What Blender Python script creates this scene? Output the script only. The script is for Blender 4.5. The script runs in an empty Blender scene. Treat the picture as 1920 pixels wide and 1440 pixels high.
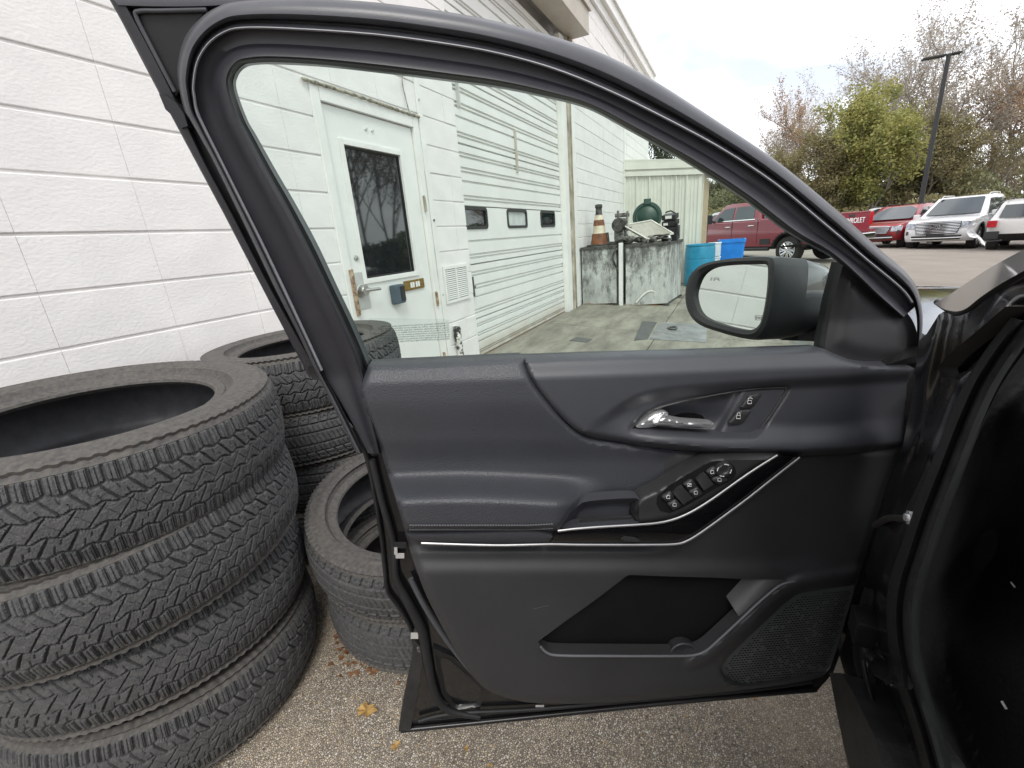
import bpy, bmesh, math, random
import numpy as np
from mathutils import Vector, Matrix
from mathutils.geometry import delaunay_2d_cdt, tessellate_polygon
R_ = math.radians
random.seed(7); rng = np.random.default_rng(7)
SC = bpy.context.scene
COL = SC.collection
# ------------------------------------------------------------------ camera
# World frame: x runs along the shop wall (forward), y points to the wall (wall face at y = 2.223), z up; camera over the origin.
CAM_H = 1.30
FOC = 834.7            # focal length in photo pixels (1920 wide)
PITCH, ROLL, HEAD = R_(17.90), R_(4.69), R_(26.68)
WX = np.array([math.sin(HEAD), math.cos(HEAD), 0.0]); WN = np.array([-math.cos(HEAD), math.sin(HEAD), 0.0])
def ray(u, v):
    """direction in the world frame through photo pixel (u, v), unit depth along the lens axis"""
    u = np.asarray(u, float); v = np.asarray(v, float)
    x = (u-960)/FOC; y = (v-720)/FOC
    c, s = math.cos(ROLL), math.sin(ROLL)
    x, y = c*x-s*y, s*x+c*y
    cp, sp = math.cos(PITCH), math.sin(PITCH)
    Y = cp-y*sp; Z = -sp-y*cp
    return np.stack([x*WX[0]+Y*WX[1], x*WN[0]+Y*WN[1], Z], -1)
CAMP = np.array([0, 0, CAM_H])
def at_depth(u, v, d): return CAMP + ray(u, v)*np.asarray(d, float)[..., None]
cam = bpy.data.objects.new('camera', bpy.data.cameras.new('camera')); COL.objects.link(cam)
fwd = Vector(ray(960, 720)); rt = (Vector(ray(1960, 720))-fwd).normalized(); upv = (fwd-Vector(ray(960, 1720))).normalized()
fwd.normalize()
M = Matrix((rt, upv, -fwd)).transposed().to_4x4(); M.translation = (0, 0, CAM_H)
cam.matrix_world = M
cam.data.sensor_width = 36; cam.data.lens = FOC/1920*36
cam.data.clip_start = 0.02; cam.data.clip_end = 600
SC.camera = cam
# ------------------------------------------------------------------ world: thin bright overcast with a little blue
wd = bpy.data.worlds.new('World'); SC.world = wd; wd.use_nodes = True
nt = wd.node_tree; nt.nodes.clear()
out = nt.nodes.new('ShaderNodeOutputWorld'); bg = nt.nodes.new('ShaderNodeBackground')
sky = nt.nodes.new('ShaderNodeTexSky'); sky.sky_type = 'NISHITA'; sky.sun_disc = False
SUN_EL, SUN_AZ = R_(52), R_(215)       # azimuth in the xy plane, measured from +x
sky.sun_elevation = SUN_EL; sky.sun_rotation = R_(90)-SUN_AZ
tc = nt.nodes.new('ShaderNodeTexCoord'); mp = nt.nodes.new('ShaderNodeMapping'); mp.inputs['Scale'].default_value = (1, 1, 3.0)
nz = nt.nodes.new('ShaderNodeTexNoise'); nz.inputs['Scale'].default_value = 1.7; nz.inputs['Detail'].default_value = 5; nz.inputs['Roughness'].default_value = .5
rp = nt.nodes.new('ShaderNodeValToRGB'); rp.color_ramp.elements[0].position = .34; rp.color_ramp.elements[1].position = .56
rp.color_ramp.elements[0].color = (.70, .70, .70, 1); rp.color_ramp.elements[1].color = (.99, .99, .99, 1)
sc_ = nt.nodes.new('ShaderNodeVectorMath'); sc_.operation = 'SCALE'; sc_.inputs['Scale'].default_value = .12
mx = nt.nodes.new('ShaderNodeMix'); mx.data_type = 'RGBA'; mx.inputs[7].default_value = (1.0, 1.01, 1.04, 1)
n2 = nt.nodes.new('ShaderNodeTexNoise'); n2.inputs['Scale'].default_value = 2.3; n2.inputs['Detail'].default_value = 6; n2.inputs['Distortion'].default_value = .4
r2 = nt.nodes.new('ShaderNodeValToRGB'); r2.color_ramp.elements[0].position = .36; r2.color_ramp.elements[0].color = (.52, .535, .58, 1); r2.color_ramp.elements[1].position = .56; r2.color_ramp.elements[1].color = (1.02, 1.03, 1.05, 1)
L = nt.links.new
L(tc.outputs['Generated'], mp.inputs['Vector']); L(mp.outputs[0], nz.inputs['Vector']); L(nz.outputs['Fac'], rp.inputs['Fac'])
L(mp.outputs[0], n2.inputs['Vector']); L(n2.outputs['Fac'], r2.inputs['Fac']); L(r2.outputs['Color'], mx.inputs[7])
L(sky.outputs[0], sc_.inputs[0]); L(sc_.outputs[0], mx.inputs[6]); L(rp.outputs['Color'], mx.inputs[0]); L(mx.outputs[2], bg.inputs['Color'])
bg.inputs['Strength'].default_value = 1.0
L(bg.outputs[0], out.inputs['Surface'])
sl = bpy.data.lights.new('sun', 'SUN'); sl.energy = 1.0; sl.angle = R_(18); sl.color = (1, .96, .9)
so = bpy.data.objects.new('sun', sl); COL.objects.link(so)
sd = Vector((math.cos(SUN_EL)*math.cos(SUN_AZ), math.cos(SUN_EL)*math.sin(SUN_AZ), math.sin(SUN_EL)))
so.rotation_euler = sd.to_track_quat('Z', 'Y').to_euler(); so.location = (0, -5, 20)
SC.view_settings.view_transform = 'Standard'; SC.view_settings.look = 'None'; SC.view_settings.gamma = 1
SC.view_settings.use_curve_mapping = False; SC.view_settings.exposure = 0.96
SC.render.engine = 'CYCLES'
SC.cycles.max_bounces = 8; SC.cycles.transparent_max_bounces = 12; SC.cycles.use_denoising = True
# ------------------------------------------------------------------ materials
def mat(name, col, rough=.5, metal=0, var=.12, scale=8, bump=.0, bscale=120, coat=0, col2=None, lo=.35, hi=.65, space='world', stretch=(1, 1, 1), spec=.5, detail=6, rvar=0):
    m = bpy.data.materials.new(name); m.use_nodes = True
    n = m.node_tree.nodes; l = m.node_tree.links.new; b = n['Principled BSDF']
    b.inputs['Roughness'].default_value = rough; b.inputs['Metallic'].default_value = metal
    b.inputs['Specular IOR Level'].default_value = spec
    if coat: b.inputs['Coat Weight'].default_value = coat; b.inputs['Coat Roughness'].default_value = .04
    if space == 'world': g = n.new('ShaderNodeNewGeometry'); vec = g.outputs['Position']
    else: g = n.new('ShaderNodeTexCoord'); vec = g.outputs['Object']
    mpn = n.new('ShaderNodeMapping'); mpn.inputs['Scale'].default_value = stretch; l(vec, mpn.inputs['Vector']); vec = mpn.outputs[0]
    c1 = tuple(c*(1-var) for c in col[:3]); c2 = tuple(min(1, c*(1+var)) for c in col[:3]) if col2 is None else col2
    t = n.new('ShaderNodeTexNoise'); t.inputs['Scale'].default_value = scale; t.inputs['Detail'].default_value = detail; t.inputs['Roughness'].default_value = .62
    l(vec, t.inputs['Vector'])
    r = n.new('ShaderNodeValToRGB'); r.color_ramp.elements[0].position = lo; r.color_ramp.elements[1].position = hi
    r.color_ramp.elements[0].color = (*c1, 1); r.color_ramp.elements[1].color = (*c2[:3], 1)
    l(t.outputs['Fac'], r.inputs['Fac']); l(r.outputs['Color'], b.inputs['Base Color'])
    if rvar:
        q = n.new('ShaderNodeMapRange'); q.inputs['To Min'].default_value = max(.02, rough-rvar); q.inputs['To Max'].default_value = min(1, rough+rvar)
        q.inputs['From Min'].default_value = .3; q.inputs['From Max'].default_value = .7
        l(t.outputs['Fac'], q.inputs['Value']); l(q.outputs[0], b.inputs['Roughness'])
    if bump:
        t2 = n.new('ShaderNodeTexNoise'); t2.inputs['Scale'].default_value = bscale; t2.inputs['Detail'].default_value = 4
        l(vec, t2.inputs['Vector'])
        bp = n.new('ShaderNodeBump'); bp.inputs['Strength'].default_value = bump; bp.inputs['Distance'].default_value = .6/bscale
        l(t2.outputs['Fac'], bp.inputs['Height']); l(bp.outputs[0], b.inputs['Normal'])
    m['ramp'] = r.name
    return m
def nodes_of(m): return m.node_tree.nodes, m.node_tree.links.new, m.node_tree.nodes['Principled BSDF']
def glass_mat(name, tint, refl=1.0, rough=0.0):
    m = bpy.data.materials.new(name); m.use_nodes = True
    n = m.node_tree.nodes; l = m.node_tree.links.new; n.clear()
    o = n.new('ShaderNodeOutputMaterial'); t = n.new('ShaderNodeBsdfTransparent'); t.inputs[0].default_value = (*tint, 1)
    g = n.new('ShaderNodeBsdfGlossy'); g.inputs['Roughness'].default_value = rough; f = n.new('ShaderNodeFresnel'); f.inputs[0].default_value = 1.45
    k = n.new('ShaderNodeMath'); k.operation = 'MULTIPLY'; k.inputs[1].default_value = refl; l(f.outputs[0], k.inputs[0])
    s = n.new('ShaderNodeMixShader'); l(k.outputs[0], s.inputs[0]); l(t.outputs[0], s.inputs[1]); l(g.outputs[0], s.inputs[2]); l(s.outputs[0], o.inputs['Surface'])
    return m
# ------------------------------------------------------------------ object helpers
ROOT = {}          # object name -> world location of its root (children keep identity transforms)
def tag(o, label=None, cat=None, group=None, kind=None):
    if label: o['label'] = label
    if cat: o['category'] = cat
    if group: o['group'] = group
    if kind: o['kind'] = kind
    return o
def thing(name, label, cat, loc=(0, 0, 0), rz=0, group=None, rot=None):
    o = bpy.data.objects.new(name, None); COL.objects.link(o); o.empty_display_size = .2
    o.location = loc; o.rotation_euler = rot if rot else (0, 0, rz)
    return tag(o, label, cat, group)
def base_of(p):
    """root location to subtract when vertices come in world coordinates (unrotated roots)"""
    while p.parent: p = p.parent
    return np.array(p.location)
def mesh_data(name, V, F, smooth=0, mats=None, fm=None):
    me = bpy.data.meshes.new(name); me.from_pydata([tuple(map(float, v)) for v in V], [], [tuple(map(int, f)) for f in F])
    if mats:
        for m in mats: me.materials.append(m)
        if fm is not None: me.polygons.foreach_set('material_index', np.asarray(fm, 'i'))
    if smooth:
        me.polygons.foreach_set('use_smooth', np.ones(len(me.polygons), bool)); me.set_sharp_from_angle(angle=R_(smooth))
    me.update()
    return me
def obj(name, V, F, m, parent=None, smooth=0, world=False, fm=None):
    V = np.asarray(V, float)
    if world and parent is not None: V = V-base_of(parent)
    me = mesh_data(name, V, F, smooth, m if isinstance(m, (list, tuple)) else [m], fm)
    o = bpy.data.objects.new(name, me); COL.objects.link(o)
    if parent is not None: o.parent = parent
    return o
def link_copy(src, name, loc, parent=None, rot=None, scale=None):
    o = src.copy(); o.name = name; COL.objects.link(o); o.location = loc; o.parent = parent
    if rot: o.rotation_euler = rot
    if scale: o.scale = scale
    return o
class MB:
    def __init__(s): s.V = []; s.F = []; s.M = []
    def add(s, V, F, mi=0):
        k = len(s.V); s.V += [tuple(v) for v in V]; s.F += [tuple(i+k for i in f) for f in F]; s.M += [mi]*len(F); return s
    def box(s, a, b, mi=0, bev=0):
        x0, y0, z0 = np.minimum(a, b); x1, y1, z1 = np.maximum(a, b)
        if not bev:
            return s.add([(x0, y0, z0), (x1, y0, z0), (x1, y1, z0), (x0, y1, z0), (x0, y0, z1), (x1, y0, z1), (x1, y1, z1), (x0, y1, z1)],
                  [(3, 2, 1, 0), (4, 5, 6, 7), (0, 1, 5, 4), (1, 2, 6, 5), (2, 3, 7, 6), (3, 0, 4, 7)], mi)
        bm = bmesh.new(); bmesh.ops.create_cube(bm, size=1)
        for v in bm.verts: v.co = Vector(((x0+x1)/2+v.co.x*(x1-x0), (y0+y1)/2+v.co.y*(y1-y0), (z0+z1)/2+v.co.z*(z1-z0)))
        bmesh.ops.bevel(bm, geom=bm.edges[:], offset=min(bev, .45*min(x1-x0, y1-y0, z1-z0)), segments=2, profile=.6, affect='EDGES')
        return s.addbm(bm, mi)
    def addbm(s, bm, mi=0):
        bm.verts.index_update(); s.add([v.co[:] for v in bm.verts], [[v.index for v in f.verts] for f in bm.faces], mi); bm.free(); return s
    def tube(s, P, r, n=8, mi=0, cap=True):
        P = [Vector(p) for p in P]; rr = np.interp(np.linspace(0, 1, len(P)), np.linspace(0, 1, len(r)), r) if isinstance(r, (list, tuple)) else [r]*len(P)
        k = len(s.V); prev = None
        for i, p in enumerate(P):
            d = (P[min(i+1, len(P)-1)]-P[max(i-1, 0)]).normalized()
            if prev is None: a = d.orthogonal().normalized()
            else: a = (prev-d*prev.dot(d)).normalized() if (prev-d*prev.dot(d)).length > 1e-6 else d.orthogonal().normalized()
            prev = a; b = d.cross(a)
            for j in range(n):
                t = 2*math.pi*j/n; s.V.append(tuple(p+(a*math.cos(t)+b*math.sin(t))*rr[i]))
        for i in range(len(P)-1):
            for j in range(n):
                s.F.append((k+i*n+j, k+i*n+(j+1) % n, k+(i+1)*n+(j+1) % n, k+(i+1)*n+j)); s.M.append(mi)
        if cap:
            s.F.append(tuple(k+j for j in reversed(range(n)))); s.M.append(mi)
            s.F.append(tuple(k+(len(P)-1)*n+j for j in range(n))); s.M.append(mi)
        return s
    def lathe(s, prof, n=32, mi=0, c=(0, 0, 0), axis='z', cap=False):
        k = len(s.V); m = len(prof)
        for j in range(n):
            t = 2*math.pi*j/n
            for r, z in prof:
                p = (r*math.cos(t), r*math.sin(t), z)
                if axis == 'y': p = (p[0], p[2], p[1])
                if axis == 'x': p = (p[2], p[0], p[1])
                s.V.append((p[0]+c[0], p[1]+c[1], p[2]+c[2]))
        for j in range(n):
            for i in range(m-1):
                a, b = k+j*m+i, k+((j+1) % n)*m+i
                f = (a, b, b+1, a+1)
                s.F.append(f if axis != 'y' else f[::-1]); s.M.append(mi)
        if cap:
            for i in (0, m-1):
                s.F.append(tuple(k+j*m+i for j in range(n))); s.M.append(mi)
        return s
    def prism(s, poly, a, b, axis='y', mi=0):
        """2-D outline extruded between a and b along an axis; outline in the two other axes"""
        n = len(poly)
        def p3(p, t): return {'y': (p[0], t, p[1]), 'x': (t, p[0], p[1]), 'z': (p[0], p[1], t)}[axis]
        V = [p3(p, a) for p in poly]+[p3(p, b) for p in poly]
        tri = tessellate_polygon([[Vector((p[0], p[1], 0)) for p in poly]])
        F = [tuple(t) for t in tri]+[tuple(i+n for i in reversed(t)) for t in tri]
        F += [(i, (i+1) % n, n+(i+1) % n, n+i) for i in range(n)]
        return s.add(V, F, mi)
    def obj(s, name, m, parent=None, smooth=0, world=False, recalc=True):
        o = obj(name, s.V, s.F, m, parent, 0, world, s.M)
        if recalc:
            bm = bmesh.new(); bm.from_mesh(o.data); bmesh.ops.recalc_face_normals(bm, faces=bm.faces[:]); bm.to_mesh(o.data); bm.free()
        if smooth:
            o.data.polygons.foreach_set('use_smooth', np.ones(len(o.data.polygons), bool)); o.data.set_sharp_from_angle(angle=R_(smooth))
            if smooth == 40: w = o.modifiers.new('even_faces', 'WEIGHTED_NORMAL'); w.keep_sharp = True
        return o
def curve(pts, n=None, step=None, closed=False):
    """Catmull-Rom through control points; n samples per span"""
    P = np.asarray(pts, float); n = n or 6; outp = []
    m = len(P); spans = m if closed else m-1
    for i in range(spans):
        if closed: p0, p1, p2, p3 = P[(i-1) % m], P[i], P[(i+1) % m], P[(i+2) % m]
        else: p0, p1, p2, p3 = P[max(i-1, 0)], P[i], P[i+1], P[min(i+2, m-1)]
        for k in range(n):
            t = k/n
            outp.append(.5*((2*p1)+(-p0+p2)*t+(2*p0-5*p1+4*p2-p3)*t*t+(-p0+3*p1-3*p2+p3)*t**3))
    if not closed: outp.append(P[-1])
    return np.array(outp)
def smooth01(x): x = np.clip(x, 0, 1); return x*x*(3-2*x)
def seg_dist(P, A):
    """distance of points P (n,2) to the polyline A (m,2)"""
    d = np.full(len(P), 1e9)
    for a, b in zip(A[:-1], A[1:]):
        ab = b-a; t = np.clip(((P-a)@ab)/(ab@ab+1e-12), 0, 1); d = np.minimum(d, np.hypot(*(P-(a+t[:, None]*ab)).T))
    return d
def inside(P, A):
    r = np.zeros(len(P), bool); x, y = P[:, 0], P[:, 1]; m = len(A)
    for i in range(m):
        x0, y0 = A[i]; x1, y1 = A[(i+1) % m]
        c = ((y0 > y) != (y1 > y)); 
        with np.errstate(divide='ignore', invalid='ignore'): r ^= c & (x < (x1-x0)*(y-y0)/(y1-y0+1e-12)+x0)
    return r
def sdist(P, A):
    """signed distance, positive inside the closed outline A"""
    d = seg_dist(P, np.vstack([A, A[:1]])); return np.where(inside(P, A), d, -d)
def resample(A, step, closed=True):
    A = np.asarray(A, float); B = np.vstack([A, A[:1]]) if closed else A
    o = []
    for a, b in zip(B[:-1], B[1:]):
        k = max(1, int(round(np.hypot(*(b-a))/step)))
        for i in range(k): o.append(a+(b-a)*i/k)
    if not closed: o.append(B[-1])
    return np.array(o)
def patch(name, poly, surf, h, m, parent, nrm, step=9, holes=(), skirt=.02, hole_skirt=None, smooth=50, vskirt=None):
    """a sheet of the door or body: an outline on the panel's surface, filled with a fine grid, given relief h (metres towards the viewer's side of the panel) and turned-back edges"""
    outl = resample(poly, step); hs = [resample(q, step) for q in holes]
    lo, hi = outl.min(0), outl.max(0)
    gx, gy = np.meshgrid(np.arange(lo[0]+step/2, hi[0], step), np.arange(lo[1]+step/2, hi[1], step)); G = np.c_[gx.ravel(), gy.ravel()]
    G = G[sdist(G, outl) > .45*step] if len(G) else G
    for q in hs: G = G[sdist(G, q) < -.45*step]
    P = [outl]; E = [(i, (i+1) % len(outl)) for i in range(len(outl))]; k = len(outl); loops = [(0, len(outl))]
    for q in hs:
        P.append(q); E += [(k+i, k+(i+1) % len(q)) for i in range(len(q))]; loops.append((k, len(q))); k += len(q)
    P.append(G); P = np.vstack(P)
    vs, es, fs, ov, oe, of = delaunay_2d_cdt([Vector(p) for p in P], E, [], 1, 1e-4)
    P2 = np.array([v[:] for v in vs]); F = np.array([f[:] for f in fs])
    cen = P2[F].mean(1)
    keep = inside(cen, outl)
    for q in hs: keep &= ~inside(cen, q)
    F = F[keep]
    hv = h(P2) if callable(h) else np.full(len(P2), float(h))
    V = surf(P2[:, 0], P2[:, 1], hv)
    # face the viewer
    n = np.cross(V[F[:, 1]]-V[F[:, 0]], V[F[:, 2]]-V[F[:, 0]]); fl = (n@nrm) < 0; F[fl] = F[fl][:, ::-1]
    F = [tuple(f) for f in F]; V = list(V)
    inv = {}
    for new, olds in enumerate(ov):
        for o_ in olds: inv[o_] = new
    for li, (s0, cnt) in enumerate(loops):
        dep = skirt if li == 0 else (hole_skirt if hole_skirt is not None else skirt)
        if not dep: continue
        base = len(V); idx = [inv.get(s0+i, s0+i) for i in range(cnt)]
        for i in idx: V.append(V[i]-nrm*dep)
        for i in range(cnt):
            j = (i+1) % cnt; F.append((idx[i], idx[j], base+j, base+i))
    o = obj(name, V, F, m, parent, 0, True)
    bm = bmesh.new(); bm.from_mesh(o.data); bmesh.ops.recalc_face_normals(bm, faces=bm.faces[:])
    tot = sum(f.normal.dot(Vector(nrm)) * f.calc_area() for f in bm.faces)
    if tot < 0: bmesh.ops.reverse_faces(bm, faces=bm.faces[:])
    bm.to_mesh(o.data); bm.free()
    o.data.polygons.foreach_set('use_smooth', np.ones(len(o.data.polygons), bool)); o.data.set_sharp_from_angle(angle=R_(smooth))
    return o
def sweep(name, O, I, prof, surf, m, parent, smooth=60, n=6, fm=None):
    """a band between two edge curves with a cross profile [(across 0..1, height)]"""
    O = curve(O, n); I = curve(I, n); V = []; k = len(prof)
    for w, h in prof:
        P = O+(I-O)*w; V.append(surf(P[:, 0], P[:, 1], np.full(len(P), h)))
    V = np.stack(V, 1).reshape(-1, 3); F = []; FM = []
    for i in range(len(O)-1):
        for j in range(k-1):
            F.append((i*k+j, i*k+j+1, (i+1)*k+j+1, (i+1)*k+j)); FM.append(0 if fm is None else fm[j])
    o = obj(name, V, F, m, parent, 0, True, FM)
    bm = bmesh.new(); bm.from_mesh(o.data); bmesh.ops.recalc_face_normals(bm, faces=bm.faces[:])
    if sum((f.normal.dot(Vector(CAMP)-Vector(base_of(parent))-f.calc_center_median()))*f.calc_area() for f in bm.faces) < 0: bmesh.ops.reverse_faces(bm, faces=bm.faces[:])
    bm.to_mesh(o.data); bm.free()
    o.data.polygons.foreach_set('use_smooth', np.ones(len(o.data.polygons), bool)); o.data.set_sharp_from_angle(angle=R_(smooth))
    return o

def text_mesh(name, body, size, depth, m, align='CENTER', line=1.0):
    """lettering turned into an ordinary mesh object"""
    c = bpy.data.curves.new(name, 'FONT'); c.body = body; c.size = size; c.extrude = depth; c.align_x = align; c.align_y = 'CENTER' if align == 'CENTER' else 'TOP'; c.space_line = line
    t = bpy.data.objects.new(name+'_outline', c); COL.objects.link(t); bpy.context.view_layer.update()
    me = bpy.data.meshes.new_from_object(t.evaluated_get(bpy.context.evaluated_depsgraph_get())); bpy.data.objects.remove(t); bpy.data.curves.remove(c)
    me.name = name; me.materials.clear(); me.materials.append(m)
    o = bpy.data.objects.new(name, me); COL.objects.link(o); return o
# ------------------------------------------------------------------ shared materials
def paint_wall():
    m = mat('painted_block', (.74, .72, .70), .62, var=.05, scale=5, bump=.24, bscale=80, stretch=(.8, 1, 1.2), detail=9)
    n, l, b = nodes_of(m)
    g = n.new('ShaderNodeNewGeometry'); sx = n.new('ShaderNodeSeparateXYZ'); l(g.outputs['Position'], sx.inputs[0])
    # splash and dirt: stronger near the ground, broken up by noise
    t = n.new('ShaderNodeTexNoise'); t.inputs['Scale'].default_value = 9; t.inputs['Detail'].default_value = 8; t.inputs['Roughness'].default_value = .75; l(g.outputs['Position'], t.inputs['Vector'])
    mr = n.new('ShaderNodeMapRange'); mr.inputs['From Min'].default_value = 1.0; mr.inputs['From Max'].default_value = .1; mr.inputs['To Min'].default_value = -.05; mr.inputs['To Max'].default_value = .10; l(sx.outputs['Z'], mr.inputs['Value'])
    ad = n.new('ShaderNodeMath'); ad.operation = 'ADD'; l(t.outputs['Fac'], ad.inputs[0]); l(mr.outputs[0], ad.inputs[1])
    cr = n.new('ShaderNodeValToRGB'); cr.color_ramp.elements[0].position = .645; cr.color_ramp.elements[1].position = .75; l(ad.outputs[0], cr.inputs['Fac'])
    mx = n.new('ShaderNodeMix'); mx.data_type = 'RGBA'; mx.inputs[7].default_value = (.40, .37, .32, 1)
    src = n[m['ramp']].outputs['Color']; l(src, mx.inputs[6]); l(cr.outputs['Color'], mx.inputs[0]); l(mx.outputs[2], b.inputs['Base Color'])
    return m
M_BLOCK = paint_wall()
M_WHITE = mat('white_paint', (.74, .73, .70), .45, var=.05, scale=6, bump=.15, bscale=60)
M_DOORP = mat('door_paint', (.74, .74, .71), .38, var=.04, scale=4, bump=.08, bscale=40, col2=(.76, .76, .73))
M_RUST = mat('rusty_steel', (.20, .10, .05), .8, var=.3, scale=30, col2=(.50, .38, .26), bump=.3, bscale=90)
M_STEEL = mat('brushed_steel', (.45, .44, .42), .35, 1, var=.08, scale=30)
M_BRASS = mat('old_brass', (.35, .24, .09), .4, 1, var=.2, scale=40)
M_DKGLASS = mat('dark_window', (.012, .014, .016), .03, var=.1, scale=3, spec=.9)
M_BLACKP = mat('black_plastic', (.018, .018, .02), .45, var=.15, scale=30, bump=.1, bscale=300)
M_BLACK = mat('black_rubber_trim', (.012, .012, .013), .6, var=.2, scale=20)
M_GRIME = mat('grimy_caulk', (.10, .09, .05), .9, var=.4, scale=40, col2=(.45, .42, .33))
M_GALV = mat('galvanised', (.52, .52, .50), .5, .3, var=.12, scale=7)
M_BEIGE = mat('beige_trim', (.42, .38, .32), .5, var=.08, scale=4)
M_OLDPOST = mat('weathered_post', (.30, .26, .20), .8, var=.3, scale=14, col2=(.52, .47, .38), stretch=(1, 1, .25), bump=.3, bscale=50)
WY = 2.223
def ground_z(y):
    y = np.asarray(y, float); z = np.where(y > -1, .08*y, -.08+.04*(y+1))
    return np.where(y < -14, -.60+.005*(y+14), z)
# ------------------------------------------------------------------ ground
def ground_material():
    m = bpy.data.materials.new('aggregate_pavement'); m.use_nodes = True
    n, l, b = nodes_of(m); b.inputs['Roughness'].default_value = .85
    g = n.new('ShaderNodeNewGeometry'); P = g.outputs['Position']
    v = n.new('ShaderNodeTexVoronoi'); v.inputs['Scale'].default_value = 185; l(P, v.inputs['Vector'])
    cr = n.new('ShaderNodeValToRGB'); e = cr.color_ramp.elements; e[0].position = 0; e[0].color = (.24, .21, .18, 1); e[1].position = 1; e[1].color = (.74, .69, .60, 1)
    for p, c in ((.22, (.36, .31, .25)), (.45, (.54, .455, .345)), (.6, (.40, .355, .30)), (.78, (.62, .52, .38)), (.9, (.58, .53, .47))):
        q = e.new(p); q.color = (*c, 1)
    sp = n.new('ShaderNodeSeparateColor'); l(v.outputs['Color'], sp.inputs[0]); l(sp.outputs[0], cr.inputs['Fac'])
    # dark binder between the stones
    v2 = n.new('ShaderNodeTexVoronoi'); v2.feature = 'DISTANCE_TO_EDGE'; v2.inputs['Scale'].default_value = 185; l(P, v2.inputs['Vector'])
    ed = n.new('ShaderNodeValToRGB'); ed.color_ramp.elements[0].position = .03; ed.color_ramp.elements[1].position = .16; l(v2.outputs['Distance'], ed.inputs['Fac'])
    mx = n.new('ShaderNodeMix'); mx.data_type = 'RGBA'; mx.inputs[6].default_value = (.16, .135, .11, 1); l(ed.outputs['Color'], mx.inputs[0]); l(cr.outputs['Color'], mx.inputs[7])
    # large patches of sand and dirt
    t = n.new('ShaderNodeTexNoise'); t.inputs['Scale'].default_value = 2.6; t.inputs['Detail'].default_value = 8; t.inputs['Roughness'].default_value = .7; l(P, t.inputs['Vector'])
    tr = n.new('ShaderNodeValToRGB'); tr.color_ramp.elements[0].position = .42; tr.color_ramp.elements[1].position = .72; tr.color_ramp.elements[1].color = (.42, .42, .42, 1); l(t.outputs['Fac'], tr.inputs['Fac'])
    m2 = n.new('ShaderNodeMix'); m2.data_type = 'RGBA'; m2.inputs[7].default_value = (.56, .46, .33, 1); l(mx.outputs[2], m2.inputs[6]); l(tr.outputs['Color'], m2.inputs[0])
    # the open lot further off: dusty pinkish concrete, stones no longer told apart
    ln = n.new('ShaderNodeVectorMath'); ln.operation = 'LENGTH'; l(P, ln.inputs[0])
    fr = n.new('ShaderNodeMapRange'); fr.inputs['From Min'].default_value = 3; fr.inputs['From Max'].default_value = 8; l(ln.outputs['Value'], fr.inputs['Value'])
    t2 = n.new('ShaderNodeTexNoise'); t2.inputs['Scale'].default_value = .9; t2.inputs['Detail'].default_value = 9; t2.inputs['Roughness'].default_value = .65; l(P, t2.inputs['Vector'])
    c2 = n.new('ShaderNodeValToRGB'); c2.color_ramp.elements[0].position = .3; c2.color_ramp.elements[0].color = (.28, .245, .21, 1); c2.color_ramp.elements[1].position = .7; c2.color_ramp.elements[1].color = (.37, .325, .28, 1); l(t2.outputs['Fac'], c2.inputs['Fac'])
    m3 = n.new('ShaderNodeMix'); m3.data_type = 'RGBA'; l(fr.outputs[0], m3.inputs[0]); l(m2.outputs[2], m3.inputs[6]); l(c2.outputs['Color'], m3.inputs[7])
    l(m3.outputs[2], b.inputs['Base Color'])
    bp = n.new('ShaderNodeBump'); bp.inputs['Strength'].default_value = .8; bp.inputs['Distance'].default_value = .004; l(ed.outputs['Color'], bp.inputs['Height']); l(bp.outputs[0], b.inputs['Normal'])
    return m
xs = np.r_[np.linspace(-300, -8, 8), np.linspace(-6, 14, 41), np.linspace(16, 60, 18), np.linspace(80, 420, 8)]
ys = np.r_[np.linspace(-300, -20, 8), np.linspace(-16, 2.2, 40), np.linspace(3, 30, 6), np.linspace(60, 300, 5)]
XX, YY = np.meshgrid(xs, ys, indexing='ij'); ZZ = np.where(YY > 2.2, .176, ground_z(YY))
V = np.c_[XX.ravel(), YY.ravel(), ZZ.ravel()]; ny = len(ys)
F = [(i*ny+j, (i+1)*ny+j, (i+1)*ny+j+1, i*ny+j+1) for i in range(len(xs)-1) for j in range(ny-1)]
tag(obj('ground', V, F, ground_material(), smooth=60), kind='structure')
# concrete apron before the garage door, in poured slabs
def apron_material():
    m = mat('stained_concrete', (.17, .16, .125), .8, var=.2, scale=3.2, col2=(.30, .285, .23), lo=.32, hi=.68, bump=.25, bscale=160, stretch=(.5, 1.4, 1), detail=10)
    n, l, b = nodes_of(m)
    g = n.new('ShaderNodeNewGeometry'); mp_ = n.new('ShaderNodeMapping'); mp_.inputs['Scale'].default_value = (.9, 3.2, 1); mp_.inputs['Rotation'].default_value = (0, 0, .35); l(g.outputs['Position'], mp_.inputs['Vector'])
    t = n.new('ShaderNodeTexNoise'); t.inputs['Scale'].default_value = 1.5; t.inputs['Detail'].default_value = 9; t.inputs['Roughness'].default_value = .72; t.inputs['Distortion'].default_value = .6; l(mp_.outputs[0], t.inputs['Vector'])
    cr = n.new('ShaderNodeValToRGB'); cr.color_ramp.elements[0].position = .52; cr.color_ramp.elements[1].position = .70; cr.color_ramp.elements[1].color = (.75, .75, .75, 1); l(t.outputs['Fac'], cr.inputs['Fac'])
    mx = n.new('ShaderNodeMix'); mx.data_type = 'RGBA'; mx.inputs[7].default_value = (.10, .09, .07, 1); l(n[m['ramp']].outputs['Color'], mx.inputs[6]); l(cr.outputs['Color'], mx.inputs[0]); l(mx.outputs[2], b.inputs['Base Color'])
    return m
M_APRON = apron_material()
ap = None
mbs = MB(); gap = .006
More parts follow.
